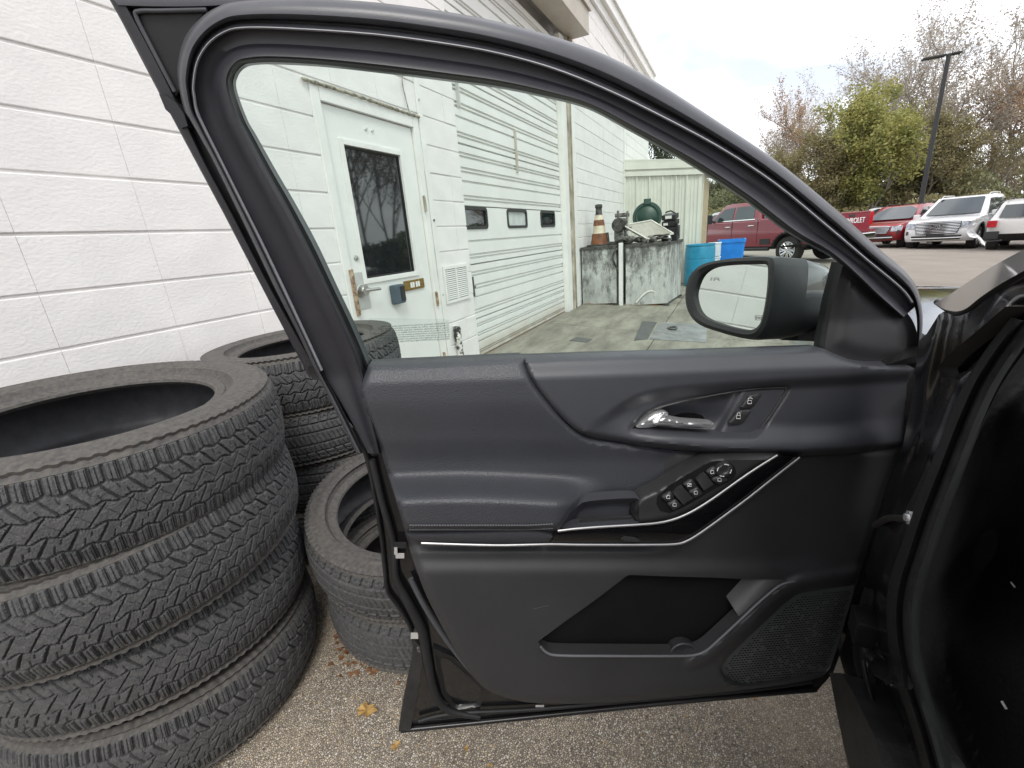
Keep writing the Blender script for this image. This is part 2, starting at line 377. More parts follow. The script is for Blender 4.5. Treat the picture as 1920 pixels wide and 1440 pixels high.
xe = [3.55, 5.6, 7.65, 9.7, 12.0]; ye = [2.19, .75, -.75, -2.3]
for i in range(len(xe)-1):
    for j in range(len(ye)-1):
        x0, x1, y1, y0 = xe[i]+gap, xe[i+1]-gap, ye[j]-gap, ye[j+1]+gap
        za, zb = float(ground_z(y0))+.018, float(ground_z(y1))+.018
        mbs.add([(x0, y0, za), (x1, y0, za), (x1, y1, zb), (x0, y1, zb), (x0, y0, za-.05), (x1, y0, za-.05), (x1, y1, zb-.05), (x0, y1, zb-.05)],
                [(0, 1, 2, 3), (0, 4, 5, 1), (1, 5, 6, 2), (2, 6, 7, 3), (3, 7, 4, 0)])
tag(mbs.obj('concrete_apron', M_APRON), kind='structure')
# steel trench plates let into the apron
M_PLATE = mat('worn_steel_plate', (.20, .20, .19), .5, .4, var=.15, scale=8, col2=(.30, .30, .29))
M_PLATED = mat('dark_steel_strip', (.11, .11, .105), .55, .4, var=.2, scale=10)
def on_ground(P, dz): return [(x, y, float(ground_z(y))+dz) for x, y in P]
def slab(name, P, top, thick, m, label, cat, group=None):
    c = np.mean(P, 0); o = thing(name, label, cat, (c[0], c[1], float(ground_z(c[1]))), group=group)
    mb = MB(); n = len(P); mb.add(on_ground(P, top)+on_ground(P, top-thick), [tuple(range(n))]+[(i, n+i, n+(i+1) % n, (i+1) % n) for i in range(n)])
    mb.obj('plate', m, o, world=True); return o
hp = slab('floor_hatch', [(5.21, .80), (5.32, .20), (6.32, .24), (6.22, .83)], .024, .03, M_PLATE, 'grey steel hatch plate with a lifting ring set in the concrete', 'hatch')
hr = MB(); pts = [(5.86+.075*math.cos(a), .62+.05*math.sin(a), float(ground_z(.62))+.038) for a in np.linspace(0, 2*math.pi, 20)]; hr.tube(pts, .012, 8, cap=False)
hr.obj('lifting_ring', M_PLATED, hp, 60, True)
slab('drain_cover', [(5.08, .95), (5.21, .82), (6.22, .86), (6.20, 1.05)], .024, .03, M_PLATED, 'dark steel strip laid beside the hatch plate on the concrete', 'cover')
slab('patch_plate', [(4.78, 1.62), (4.78, 1.42), (4.95, 1.40), (4.98, 1.60)], .022, .03, M_PLATED, 'small dark metal patch on the concrete nearest the garage door', 'plate')
slab('loose_board', [(4.75, -.46), (4.75, -.66), (5.18, -.72), (5.18, -.52)], .04, .03, mat('grey_board', (.30, .29, .26), .8, var=.3, scale=20), 'weathered grey board lying on the concrete under the wing mirror', 'board')
# ------------------------------------------------------------------ the shop building
bld = thing('shop_building', 'white painted block workshop with a side door and ribbed garage door', 'building', (3, WY, .17))
END_S, TOPZ = 13.75, 4.86
OPEN = [(2.17, 3.185, 0, 2.225), (3.76, 7.10, 0, 4.05)]
# mortar backing behind the block faces, pierced by the two openings
mbk = MB(); yb0, yb1 = WY+.008, WY+.24
for x0, x1, z0, z1 in ((-5, 2.17, 0, TOPZ), (2.17, 3.185, 2.225, TOPZ), (3.185, 3.76, 0, TOPZ), (3.76, 7.10, 4.05, TOPZ), (7.10, END_S, 0, TOPZ)):
    mbk.box((x0, yb0, z0), (x1, yb1, z1))
mbk.box((-5, yb1+.002, 0), (END_S-.01, 14, TOPZ-.05))
mbk.obj('wall', M_BLOCK, bld, world=True)
def rect_sub(r, o):
    x0, x1, z0, z1 = r; a0, a1, b0, b1 = o
    if a1 <= x0 or a0 >= x1 or b1 <= z0 or b0 >= z1: return [r]
    res = []
    if a0 > x0: res.append((x0, a0, z0, z1))
    if a1 < x1: res.append((a1, x1, z0, z1))
    m0, m1 = max(x0, a0), min(x1, a1)
    if b1 < z1: res.append((m0, m1, b1, z1))
    if b0 > z0: res.append((m0, m1, z0, b0))
    return res
BW, BH, BX0, BZ0 = .4064, .2032, .732, 1.45
def block_mesh(w, h):
    m = MB(); bm = bmesh.new(); bmesh.ops.create_cube(bm, size=1)
    for v in bm.verts: v.co = Vector((v.co.x*(w-.0012), v.co.y*.026+.013, v.co.z*(h-.0095)))
    ed = [e for e in bm.edges if all(v.co.y < .005 for v in e.verts) and abs(e.verts[0].co.z-e.verts[1].co.z) < .001]
    bmesh.ops.bevel(bm, geom=ed, offset=.004, segments=2, profile=.5, affect='EDGES')
    m.addbm(bm); return mesh_data('block', m.V, m.F, 0, [M_BLOCK])
BM = {}; rest = MB(); nb = 0
bl = np.array(bld.location)
for j in range(-11, 33):
    for k in range(-7, 17):
        r0 = (BX0+BW*j, BX0+BW*(j+1), BZ0+BH*k, BZ0+BH*(k+1))
        if r0[3] > TOPZ+.05: continue
        r0 = (r0[0], min(r0[1], END_S), r0[2], min(r0[3], TOPZ))
        rs = [r0]
        for o in OPEN: rs = [q for r in rs for q in rect_sub(r, o)]
        for r in rs:
            w, h = r[1]-r[0], r[3]-r[2]
            if w < .03 or h < .03 or r[3] < .2: continue
            cx, cz = (r[0]+r[1])/2, (r[2]+r[3])/2
            # shown large: the stretch left of the door, over it, beside it, and the low wall past the garage
            big = (0.3 < cx < 2.2 and cz < 3.1) or (2.1 < cx < 3.9 and cz < 3.3) or (7.1 < cx < 10.7 and 1.1 < cz < 2.9)
            jit = .0012*rng.standard_normal()
            if big and nb < 298:
                key = (round(w, 3), round(h, 3))
                if key not in BM: BM[key] = block_mesh(w, h)
                o = bpy.data.objects.new('block', BM[key]); COL.objects.link(o); o.parent = bld
                o.location = (cx-bl[0], WY+jit-bl[1], cz-bl[2]); nb += 1
            else:
                rest.box((r[0]+.0006, WY+jit, r[2]+.0042), (r[1]-.0006, WY+.026, r[3]-.0042))
tag(rest.obj('block_courses', M_BLOCK, bld, world=True), kind='stuff')
# eave trim and fascia along the roof edge
ev = MB(); ev.box((-5, WY-.12, TOPZ-.02), (END_S+.1, WY-.003, TOPZ+.16)); ev.box((-5, WY-.16, TOPZ+.16), (END_S+.12, 14, TOPZ+.22)); ev.box((-5, WY-.05, TOPZ-.16), (END_S+.06, WY-.003, TOPZ-.02))
ev.obj('eave_trim', M_WHITE, bld, world=True)
cs = MB()
cs.box((10.60, WY-.012, .15), (10.68, WY-.002, TOPZ-.17)); cs.obj('corner_strip', M_WHITE, bld, world=True)
# side door -------------------------------------------------------
fr = MB(); y0 = WY-.012
for a, b in (((2.17, y0, .17), (2.235, WY+.12, 2.225)), ((3.115, y0, .17), (3.185, WY+.12, 2.225)), ((2.237, y0, 2.155), (3.113, WY+.12, 2.225))): fr.box(a, b, 0, .006)
fr.obj('door_frame', M_WHITE, bld, 40, True)
dc = MB(); P = curve([(2.12, WY-.016, 2.236), (2.5, WY-.02, 2.239), (2.9, WY-.018, 2.236), (3.2, WY-.016, 2.238)], 10); dc.tube(P, [.007+.005*abs(math.sin(i*1.7)) for i in range(len(P))], 6); dc.obj('drip_cap', M_GRIME, bld, 60, True)
dl = MB(); yd = WY+.012
g0, g1, h0, h1 = 2.375, 2.925, 1.125, 1.945
for a, b in (((2.241, yd, .185), (g0-.03, yd+.045, 2.150)), ((g1+.03, yd, .185), (3.109, yd+.045, 2.150)), ((g0-.03, yd, h1+.03), (g1+.03, yd+.045, 2.150)), ((g0-.03, yd, .185), (g1+.03, yd+.045, h0-.03))): dl.box(a, b)
door_leaf = dl.obj('side_door', M_DOORP, bld, world=True)
gf = MB()
for a, b in (((g0-.034, yd-.012, h0-.034), (g0, yd+.03, h1+.034)), ((g1, yd-.012, h0-.034), (g1+.034, yd+.03, h1+.034)), ((g0, yd-.012, h1), (g1, yd+.03, h1+.034)), ((g0, yd-.012, h0-.034), (g1, yd+.03, h0))): gf.box(a, b, 0, .004)
gf.obj('window_frame', M_WHITE, door_leaf, 40, True)
MB().box((g0+.001, yd+.016, h0+.001), (g1-.001, yd+.022, h1-.001)).obj('window_pane', M_DKGLASS, door_leaf, world=True)
gs = MB()
for a, b in (((g0, yd+.008, h0), (g0+.012, yd+.0155, h1)), ((g1-.012, yd+.008, h0), (g1, yd+.0155, h1)), ((g0+.012, yd+.008, h1-.012), (g1-.012, yd+.0155, h1)), ((g0+.012, yd+.008, h0), (g1-.012, yd+.0155, h0+.012))): gs.box(a, b)
gs.obj('window_gasket', M_BLACK, door_leaf, world=True)
lp = MB(); lp.box((2.255, yd-.005, .93), (2.375, yd-.001, 1.175), 0, .003); lp.obj('lock_plate', M_GALV, door_leaf, 40, True)
kn = MB(); kn.lathe([(0, -.05), (.03, -.05), (.036, -.04), (.036, -.012), (.045, -.006), (.045, 0)], 24, c=(2.30, yd-.006, 1.055), axis='y')
kn.tube([(2.30, yd-.045, 1.055), (2.35, yd-.06, 1.055), (2.43, yd-.06, 1.05)], [.014, .012, .010], 10); kn.obj('lever_handle', M_STEEL, door_leaf, 50, True)
lg = MB(); lg.box((2.205, WY-.026, .90), (2.235, WY-.0125, 1.20), 0, .004)
for z in (.93, 1.05, 1.16): lg.tube([(2.22, WY-.035, z), (2.22, WY-.024, z)], .008, 8)
lg.obj('latch_guard', M_RUST, bld, 50, True)
MB().lathe([(0, -.008), (.017, -.006), (.019, 0)], 16, c=(2.315, yd-.001, 1.265), axis='y').obj('deadbolt', M_STEEL, door_leaf, 60, True)
for z in (1.62, .88, .36):
    hg = MB(); hg.tube([(3.117, WY-.022, z-.06), (3.117, WY-.022, z+.06)], .010, 8); hg.box((3.119, WY-.016, z-.05), (3.15, WY-.0125, z+.05)); hg.obj('door_hinge', M_RUST if z < 1 else M_OLDPOST, bld, 50, True)
kb = MB(); kb.box((2.585, yd-.055, .915), (2.70, yd-.001, 1.055), 0, .015); kb.obj('key_lock_box', mat('blue_grey_plastic', (.06, .09, .11), .4), door_leaf, 40, True)
MB().box((2.645, yd-.060, .935), (2.692, yd-.0555, 1.04), 0, .004).obj('lock_box_lid', M_BLACKP, door_leaf, 40, True)
pq = MB(); pq.box((2.755, yd-.012, .99), (3.005, yd-.001, 1.065), 0, .006); pq.obj('sign_plate', M_BRASS, door_leaf, 40, True)
pl2 = MB()
for cx in (2.835, 2.862, 2.902, 2.930): pl2.box((cx-.011, yd-.0145, 1.008), (cx+.011, yd-.0125, 1.048))
pl2.obj('number_tab', M_WHITE, door_leaf, world=True)
for cx in (2.60, 2.66): MB().tube([(cx, yd-.004, 2.06), (cx+.02, yd-.004, 2.075)], .006, 6).obj('screw_plug', M_GALV, door_leaf, 60, True)
js = MB(); js.box((3.20, WY-.010, .17), (3.262, WY-.002, 2.75)); js.obj('jamb_strip', M_WHITE, bld, world=True)
js = MB()
for z in (2.62, 2.36, 1.5, 1.5, .9): js.tube([(3.23, WY-.016, z), (3.23, WY-.009, z)], .009, 8)
js.obj('strip_screws', M_GALV, bld, 60, True)
P = curve([(3.16, WY-.012, 2.66), (3.10, WY-.014, 2.56), (3.05, WY-.012, 2.44), (3.06, WY-.014, 2.34), (3.07, WY-.022, 2.25)], 6)
MB().tube(P, .004, 6).obj('loose_wire', M_GRIME, bld, 60, True)
# vent grille with louvres
vg = MB()
for a, b in (((3.275, WY-.014, .81), (3.30, WY-.001, 1.125)), ((3.655, WY-.014, .81), (3.68, WY-.001, 1.125)), ((3.30, WY-.014, 1.10), (3.655, WY-.001, 1.125)), ((3.30, WY-.014, .81), (3.655, WY-.001, .835)), ((3.468, WY-.012, .835), (3.486, WY-.001, 1.10))): vg.box(a, b)
vent = vg.obj('vent_grille', M_WHITE, bld, world=True)
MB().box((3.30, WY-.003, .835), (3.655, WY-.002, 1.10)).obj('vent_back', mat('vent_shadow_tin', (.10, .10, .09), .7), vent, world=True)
lv = [None]
for c, (xa, xb) in enumerate(((3.302, 3.466), (3.488, 3.653))):
    for i in range(15):
        z = .843+i*.0172
        q = MB().add([(xa, WY-.012, z), (xb, WY-.012, z), (xb, WY-.0045, z+.011), (xa, WY-.0045, z+.011)], [(0, 1, 2, 3)])
        q.obj('louvre', M_WHITE, vent, world=True)
# peeling pipe stub at the foot of the wall
ps = MB(); ps.tube(curve([(3.36, WY-.03, .60), (3.345, WY-.035, .5), (3.36, WY-.032, .4), (3.375, WY-.03, .19)], 5), [.028+.012*random.random() for _ in range(16)], 10)
ps.obj('pipe_stub', mat('peeling_pipe', (.03, .03, .028), .7, col2=(.72, .70, .66), scale=13, lo=.46, hi=.52), bld, 60, True)
# sectional garage door ---------------------------------------------
GY = WY+.055
M_GD = mat('garage_steel', (.72, .72, .69), .42, var=.035, scale=3, bump=.05, bscale=20)
nodes, link, bs = nodes_of(M_GD)
gg = nodes.new('ShaderNodeNewGeometry'); sx = nodes.new('ShaderNodeSeparateXYZ'); link(gg.outputs['Position'], sx.inputs[0])
mr = nodes.new('ShaderNodeMapRange'); mr.inputs['From Min'].default_value = .42; mr.inputs['From Max'].default_value = .2; link(sx.outputs['Z'], mr.inputs['Value'])
nn = nodes.new('ShaderNodeTexNoise'); nn.inputs['Scale'].default_value = 6; nn.inputs['Detail'].default_value = 6; link(gg.outputs['Position'], nn.inputs['Vector'])
mu = nodes.new('ShaderNodeMath'); mu.operation = 'MULTIPLY'; link(mr.outputs[0], mu.inputs[0]); link(nn.outputs['Fac'], mu.inputs[1])
mx = nodes.new('ShaderNodeMix'); mx.data_type = 'RGBA'; mx.inputs[7].default_value = (.30, .22, .12, 1); link(mu.outputs[0], mx.inputs[0]); link(nodes[M_GD['ramp']].outputs['Color'], mx.inputs[6]); link(mx.outputs[2], bs.inputs['Base Color'])
GX0, GX1 = 3.78, 6.56
def section_profile(z0, h):
    """front outline of one steel section: a flat band, then a band with two pressed ribs"""
    p = [(0, .03), (.005, .0), (.20*h/.53, 0)]
    def groove(c, w, d): return [(c-w/2-.004, 0), (c-w/2, d), (c+w/2, d), (c+w/2+.004, 0)]
    for c in (.055, .085, .212, .292, .325, .42, .45): p = p+[(c*h/.53+dz*1.0, y) for dz, y in ((-.011, 0), (-.006, .022), (.006, .022), (.011, 0))]
    p = [q for q in p if q != (.20*h/.53, 0)]
    p += [(h-.012, 0), (h-.007, .03)]
    return [(z0+z, y) for z, y in sorted(set(p))]
zs = [.185, .575, 1.105, 1.635, 2.165, 2.695, 3.225, 3.755]
panes = [(3.82, 4.265), (4.755, 5.285), (5.755, 6.265)]
M_SEAL = mat('pane_gasket', (.03, .03, .03), .6)
for i in range(7):
    z0, z1 = zs[i], zs[i+1]; h = z1-z0
    if i == 2:      # window section: lower ribs, flat upper band with openings
        pr = [(z0, .012), (z0+.004, 0)]+[(z0+c+dz, y) for c in (.055, .085, .212) for dz, y in ((-.011, 0), (-.006, .022), (.006, .022), (.011, 0))]+[(z0+.30, 0)]
    else: pr = section_profile(z0, h)
    V = []; F = []
    for (z, d) in pr: V += [(GX0, GY+d, z), (GX1, GY+d, z)]
    F = [(2*k, 2*k+1, 2*k+3, 2*k+2) for k in range(len(pr)-1)]
    sec = MB().add(V, F)
    if i == 2:
        za, zb = 1.437, 1.617; e = [GX0]+[c for p in panes for c in p]+[GX1]
        sec.box((GX0, GY, z0+.30), (GX1, GY+.03, za)); sec.box((GX0, GY, zb), (GX1, GY+.03, z1-.006))
        for k in range(0, len(e), 2): sec.box((e[k], GY, za), (e[k+1], GY+.03, zb))
    sec.box((GX0, GY+.031, z0+.002), (GX1, GY+.05, z1-.002)) if i != 2 else None
    so_ = sec.obj('garage_door_section', M_GD, bld, world=True, recalc=(i == 2))
    if i == 2:
        for xa, xb in panes:
            f = MB(); r = .03
            outl = [(xa+r+(-r)*math.cos(t)*1, 0) for t in ()]
            def rr(x0, x1, z0_, z1_, r, n=5):
                o = []
                for cx, cz, a in ((x1-r, z1_-r, 0), (x0+r, z1_-r, 90), (x0+r, z0_+r, 180), (x1-r, z0_+r, 270)):
                    for k in range(n+1): t = R_(a+90*k/n); o.append((cx+r*math.cos(t), cz+r*math.sin(t)))
                return o
            O, I = rr(xa-.012, xb+.012, za-.012, zb+.012, .04), rr(xa+.016, xb-.016, za+.016, zb-.016, .025)
            n_ = len(O); VV = [(x, GY-.010, z) for x, z in O]+[(x, GY-.010, z) for x, z in I]+[(x, GY+.001, z) for x, z in O]+[(x, GY+.012, z) for x, z in I]
            FF = [(k, (k+1) % n_, n_+(k+1) % n_, n_+k) for k in range(n_)]+[(k, 2*n_+k, 2*n_+(k+1) % n_, (k+1) % n_) for k in range(n_)]+[(n_+k, n_+(k+1) % n_, 3*n_+(k+1) % n_, 3*n_+k) for k in range(n_)]
            f.add(VV, FF).obj('window_frame', M_SEAL, so_, world=True)
            pn = MB().add([(x, GY+.008, z) for x, z in rr(xa+.015, xb-.015, za+.015, zb-.015, .025)], [tuple(range(n_))])
            pn.obj('window_pane', M_DKGLASS if xa != 4.755 else mat('pale_window', (.55, .58, .56), .12, var=.2, scale=4), so_, world=True)
MB().box((3.90, GY-.03, 2.45), (3.92, GY-.0005, 2.9)).obj('door_bracket', M_GALV, bld, world=True)
MB().box((5.08, GY-.02, 2.02), (5.11, GY-.0005, 2.46), 0, .004).obj('door_strut', M_BEIGE, bld, 40, True)
MB().tube([(3.815, GY-.03, .80), (3.815, GY-.03, .99)], .011, 8).box((3.80, GY-.025, .875), (3.87, GY-.001, .90)).obj('lift_handle', M_PLATED, bld, 50, True)
# right jamb: painted board, weathered channel, painted board
MB().box((6.565, WY-.02, .17), (6.76, WY+.2, 3.80), 0, .006).obj('jamb_board', M_WHITE, bld, 40, True)
MB().box((6.765, WY-.055, .17), (6.775, WY+.1, 3.80)).box((6.775, WY-.02, .17), (6.845, WY+.1, 3.80)).box((6.845, WY-.055, .17), (6.86, WY+.1, 3.80)).obj('jamb_channel', M_OLDPOST, bld, world=True)
MB().box((6.865, WY-.03, .17), (7.10, WY+.2, 3.80), 0, .006).obj('jamb_board', M_WHITE, bld, 40, True)
MB().box((3.6, WY-.30, 3.83), (6.99, WY-.004, 4.10), 0, .01).box((3.6, WY-.33, 4.10), (7.02, WY-.004, 4.14)).obj('door_hood', M_BEIGE, bld, 40, True)
MB().box((6.87, WY-.06, 3.60), (6.99, WY-.031, 3.825)).obj('rust_patch', M_RUST, bld, world=True)
MB().box((3.70, WY-.02, .9), (3.775, WY+.2, 3.82)).obj('jamb_board', M_WHITE, bld, world=True) if False else None
# ------------------------------------------------------------------ lean-to shed of ribbed sheet steel
M_SHED = mat('cream_sheet_steel', (.62, .62, .55), .42, var=.05, scale=3)
SX, SY0, SY1 = 10.70, .70, 2.215
shed = thing('lean_to_shed', 'cream ribbed steel lean-to shed built against the white workshop', 'shed', (12, 1.4, .13))
ribs = [SY1, 1.97, 1.70, 1.435, 1.165, .955, SY0]
for a, b in zip(ribs[:-1], ribs[1:]):
    pr = [(a-.001, 0), (a-.001, -.04), (a-.026, -.04), (a-.036, 0)]
    m_ = (a+b)/2
    for c in (a-(a-b)*.42, a-(a-b)*.68): pr += [(c+.018, 0), (c+.010, -.014), (c-.010, -.014), (c-.018, 0)]
    pr += [(b, 0)]
    zt = lambda y: 2.33+(y-.70)*.10
    V = []
    for y, d in pr: V += [(SX+d, y, float(ground_z(y))-.0), (SX+d, y, zt(y))]
    MB().add(V, [(2*k, 2*k+1, 2*k+3, 2*k+2) for k in range(len(pr)-1)]).obj('wall_sheet', M_SHED, shed, world=True, recalc=False)
MB().box((SX-.05, SY0-.05, 2.27), (SX+.02, SY1, 2.60)) and None
fa = MB()
for o_, (d0, d1, e) in enumerate(((0, .09, .06), (.09, .13, .035), (.13, .30, .075))):
    fa.add([(SX-e, SY0-.08, 2.26+d0), (SX-e, SY1, 2.41+d0), (SX-e, SY1, 2.41+d1), (SX-e, SY0-.08, 2.26+d1), (SX+.05, SY0-.08, 2.26+d0), (SX+.05, SY1, 2.41+d0), (SX+.05, SY1, 2.41+d1), (SX+.05, SY0-.08, 2.26+d1)],
           [(0, 1, 2, 3), (4, 7, 6, 5), (0, 4, 5, 1), (3, 2, 6, 7), (0, 3, 7, 4), (1, 5, 6, 2)])
fa.obj('fascia', M_SHED, shed, world=True)
MB().add([(SX-.08, SY0-.16, 2.535), (15.2, SY0-.16, 2.535), (15.2, SY1, 2.74), (SX-.08, SY1, 2.74), (SX-.08, SY0-.16, 2.51), (15.2, SY0-.16, 2.51), (15.2, SY1, 2.71), (SX-.08, SY1, 2.71)],
         [(0, 1, 2, 3), (7, 6, 5, 4), (0, 4, 5, 1), (1, 5, 6, 2), (3, 2, 6, 7), (0, 3, 7, 4)]).obj('roof', M_SHED, shed, world=True)
MB().box((SX+.03, SY0+.02, .04), (15.0, SY0+.05, 2.4)).obj('side_wall', mat('tan_plywood', (.42, .34, .22), .7, var=.2, scale=4), shed, world=True)
MB().box((SX+.9, SY0-.03, .05), (SX+1.0, SY0+.018, 2.4)).box((SX-.02, SY0-.045, .05), (SX+.06, SY0+.018, 2.25)).obj('corner_trim', M_SHED, shed, world=True)
MB().box((SX+.3, SY0-.02, 1.80), (SX+.46, SY0+.018, 1.92)).obj('door_hinge', M_RUST, shed, world=True)
# ------------------------------------------------------------------ scrap bin: two old painted steel tanks with scrap heaped on top
def binmat():
    m = mat('flaking_painted_steel', (.34, .35, .33), .7, var=.15, scale=5, bump=.3, bscale=30, col2=(.50, .51, .48), stretch=(1, 1, .5))
    n, l, b = nodes_of(m); g = n.new('ShaderNodeNewGeometry')
    mp_ = n.new('ShaderNodeMapping'); mp_.inputs['Scale'].default_value = (1.6, 1.6, .7); l(g.outputs['Position'], mp_.inputs['Vector'])
    t = n.new('ShaderNodeTexNoise'); t.inputs['Scale'].default_value = 5.5; t.inputs['Detail'].default_value = 11; t.inputs['Roughness'].default_value = .78; l(mp_.outputs[0], t.inputs['Vector'])
    cr = n.new('ShaderNodeValToRGB'); cr.color_ramp.elements[0].position = .48; cr.color_ramp.elements[1].position = .62; cr.color_ramp.elements[1].color = (.9, .9, .9, 1)
    sx = n.new('ShaderNodeSeparateXYZ'); l(g.outputs['Position'], sx.inputs[0]); mr = n.new('ShaderNodeMapRange'); mr.inputs['From Min'].default_value = .2; mr.inputs['From Max'].default_value = 1.1; mr.inputs['To Min'].default_value = -.07; mr.inputs['To Max'].default_value = .09; l(sx.outputs['Z'], mr.inputs['Value'])
    ad = n.new('ShaderNodeMath'); l(t.outputs['Fac'], ad.inputs[0]); l(mr.outputs[0], ad.inputs[1]); l(ad.outputs[0], cr.inputs['Fac'])
    mx = n.new('ShaderNodeMix'); mx.data_type = 'RGBA'; mx.inputs[7].default_value = (.075, .075, .07, 1); l(n[m['ramp']].outputs['Color'], mx.inputs[6]); l(cr.outputs['Color'], mx.inputs[0]); l(mx.outputs[2], b.inputs['Base Color'])
    return m
M_BIN = binmat(); M_GREASE = mat('greasy_steel', (.03, .03, .028), .55, .3, var=.4, scale=18, col2=(.12, .115, .10)); M_SCRAP = mat('scrap_alloy', (.10, .10, .095), .55, .5, var=.4, scale=14, col2=(.30, .29, .27))
M_DRIP = mat('rust_litter', (.30, .14, .05), .9, var=.4, scale=40)
def tank(name, quad, z0, z1, label, wall=.02):
    c = np.mean(quad, 0); r = thing(name, label, 'bin', (c[0], c[1], z0))
    Q = [np.array(q) for q in quad]; inn = [q+(c-q)*.03 for q in Q]
    V = [(*q, z0+.03) for q in Q]+[(*q, z1) for q in Q]+[(*q, z1) for q in inn]+[(*q, z1-.12) for q in inn]
    F = [(i, (i+1) % 4, 4+(i+1) % 4, 4+i) for i in range(4)]+[(4+i, 4+(i+1) % 4, 8+(i+1) % 4, 8+i) for i in range(4)]+[(8+i, 8+(i+1) % 4, 12+(i+1) % 4, 12+i) for i in range(4)]+[(12, 13, 14, 15), (3, 2, 1, 0)]
    MB().add(V, F).obj('tank_body', M_BIN, r, world=True)
    rim = MB()
    for i in range(4):
        a, b = Q[i], Q[(i+1) % 4]; d = (b-a)/np.hypot(*(b-a)); nn_ = np.array([-d[1], d[0]]);
        if nn_@(c-a) > 0: nn_ = -nn_
        P = [a, b, b+nn_*.02, a+nn_*.02]
        rim.add([(*p, z1-.03) for p in P]+[(*p, z1+.012) for p in P], [(0, 1, 5, 4), (1, 2, 6, 5), (2, 3, 7, 6), (3, 0, 4, 7), (4, 5, 6, 7), (3, 2, 1, 0)])
    rim.obj('rim', M_GREASE, r, world=True)
    sk = MB(); [sk.box((q[0]-.04, q[1]-.04, z0), (q[0]+.04, q[1]+.04, z0+.029)) for q in inn]; sk.obj('skid', M_GREASE, r, world=True)
    return r
t1 = tank('scrap_tank', [(7.23, 2.19), (7.34, 1.66), (8.5, 1.66), (8.5, 2.19)], .155, 1.08, 'narrow pale steel tank against the workshop wall under the dirty cone')
t2 = tank('scrap_bin', [(7.40, 1.52), (7.61, .90), (8.62, .80), (8.62, 1.52)], .10, 1.07, 'wide flaking steel bin heaped with greasy car parts')
MB().box((7.33, 1.56, .11), (7.41, 1.62, 1.12), 0, .01).obj('corner_post', M_WHITE, t1, 40, True)
st = MB(); P = curve([(7.455, 1.60, 1.06), (7.30, 1.66, 1.02), (7.29, 1.70, .92), (7.31, 1.67, .8), (7.325, 1.625, .72)], 5); st.tube(P, [.014]*len(P), 7); st.obj('drain_hose', M_GREASE, t1, 60, True)
arc = [(7.40+.0*t, 1.30-.37*t, .0) for t in (0,)]
P = [(7.455+.21*k/12-.03, 1.36-.42*k/12, .17+.17*math.sin(math.pi*k/12)) for k in range(10)]; MB().tube(P, .018, 8).obj('bent_hose', mat('pale_hose', (.5, .5, .46), .5), t2, 60, True)
# cone, blackened with grease
cone = thing('traffic_cone', 'greasy orange and white traffic cone with a blackened top', 'cone', (7.62, 2.0, 1.095))
cm = mat('greasy_cone', (.36, .13, .05), .6, var=.3, scale=9, col2=(.10, .05, .03), lo=.4, hi=.62, space='obj')
cb = mat('dirty_reflective', (.62, .55, .42), .5, var=.2, scale=9, space='obj')
MB().lathe([(.137, .02), (.118, .17), (.116, .19)], 24).obj('cone_foot', cm, cone, 50)
MB().lathe([(.105, .19), (.0935, .31)], 24).obj('lower_band', cb, cone, 50)
MB().lathe([(.0925, .31), (.080, .40)], 24).obj('middle_ring', cm, cone, 50)
MB().lathe([(.079, .40), (.063, .475)], 24).obj('upper_band', cb, cone, 50)
MB().lathe([(.062, .475), (.052, .50), (.05, .58), (.058, .585), (.06, .63), (.035, .64), (.0, .64)], 24).obj('cone_tip', M_GREASE, cone, 50)
MB().box((-.17, -.17, 0), (.17, .17, .024), 0, .01).obj('cone_base', M_GREASE, cone, 40)
# transmission case and other scrap
tr = thing('gearbox', 'greasy gearbox casing standing on end beside the traffic cone', 'car part', (7.75, 1.72, 1.09))
mb = MB(); mb.box((-.12, -.13, .06), (.10, .04, .40), 0, .02); mb.obj('gear_case', M_SCRAP, tr, 40)
mb = MB(); mb.lathe([(.0, -.05), (.10, -.05), (.11, -.03), (.11, .05), (.10, .06), (0, .06)], 18, c=(-.12, -.04, .30), axis='x'); mb.obj('bell_housing', M_GREASE, tr, 50)
mb = MB(); mb.box((-.16, -.22, .0), (.14, .22, .05), 0, .01); mb.tube([(-.1, .14, .02), (-.1, .16, .2)], .03, 8); mb.obj('oil_pan', M_GREASE, tr, 40)
mb = MB(); mb.box((-.1, -.17, .42), (.1, .03, .48), 0, .01); mb.tube([(-.08, -.02, .40), (-.08, -.02, .52)], .02, 8); mb.tube([(-.12, -.16, .12), (-.12, -.18, .50)], .016, 8); mb.tube([(.02, -.15, .12), (-.14, -.12, .3)], .014, 8); mb.box((-.13, -.24, .2), (-.03, -.14, .26)); mb.obj('bracket', M_SCRAP, tr, 40)
lid = thing('round_lid', 'dark green round plastic bin lid propped up on the scrap heap', 'lid', (8.38, 1.36, 1.50), rot=(0, R_(-82), R_(8)))
gm = mat('dark_green_plastic', (.018, .05, .035), .4, var=.15, scale=8)
MB().lathe([(.0, .045), (.13, .04), (.16, .02), (.185, .03), (.20, .0), (.235, .0), (.245, -.035), (.232, -.035), (.225, -.012), (.17, .0), (.0, .01)], 36).obj('lid_dish', gm, lid, 50)
MB().box((.19, -.06, -.03), (.285, .06, .03), 0, .012).obj('lid_tab', gm, lid, 40)
ty = thing('radiator_panel', 'flat grey radiator core lying tilted across the scrap bin', 'car part', (7.72, 1.22, 1.27))
a0 = np.array([7.62, 1.60, 1.375]); a1 = np.array([8.0, 1.23, 1.42]); a2 = np.array([7.98, .88, 1.19]); a3 = np.array([7.56, 1.22, 1.145])
nrm = np.cross(a1-a0, a3-a0); nrm /= np.linalg.norm(nrm); nrm *= np.sign(nrm[2]) 
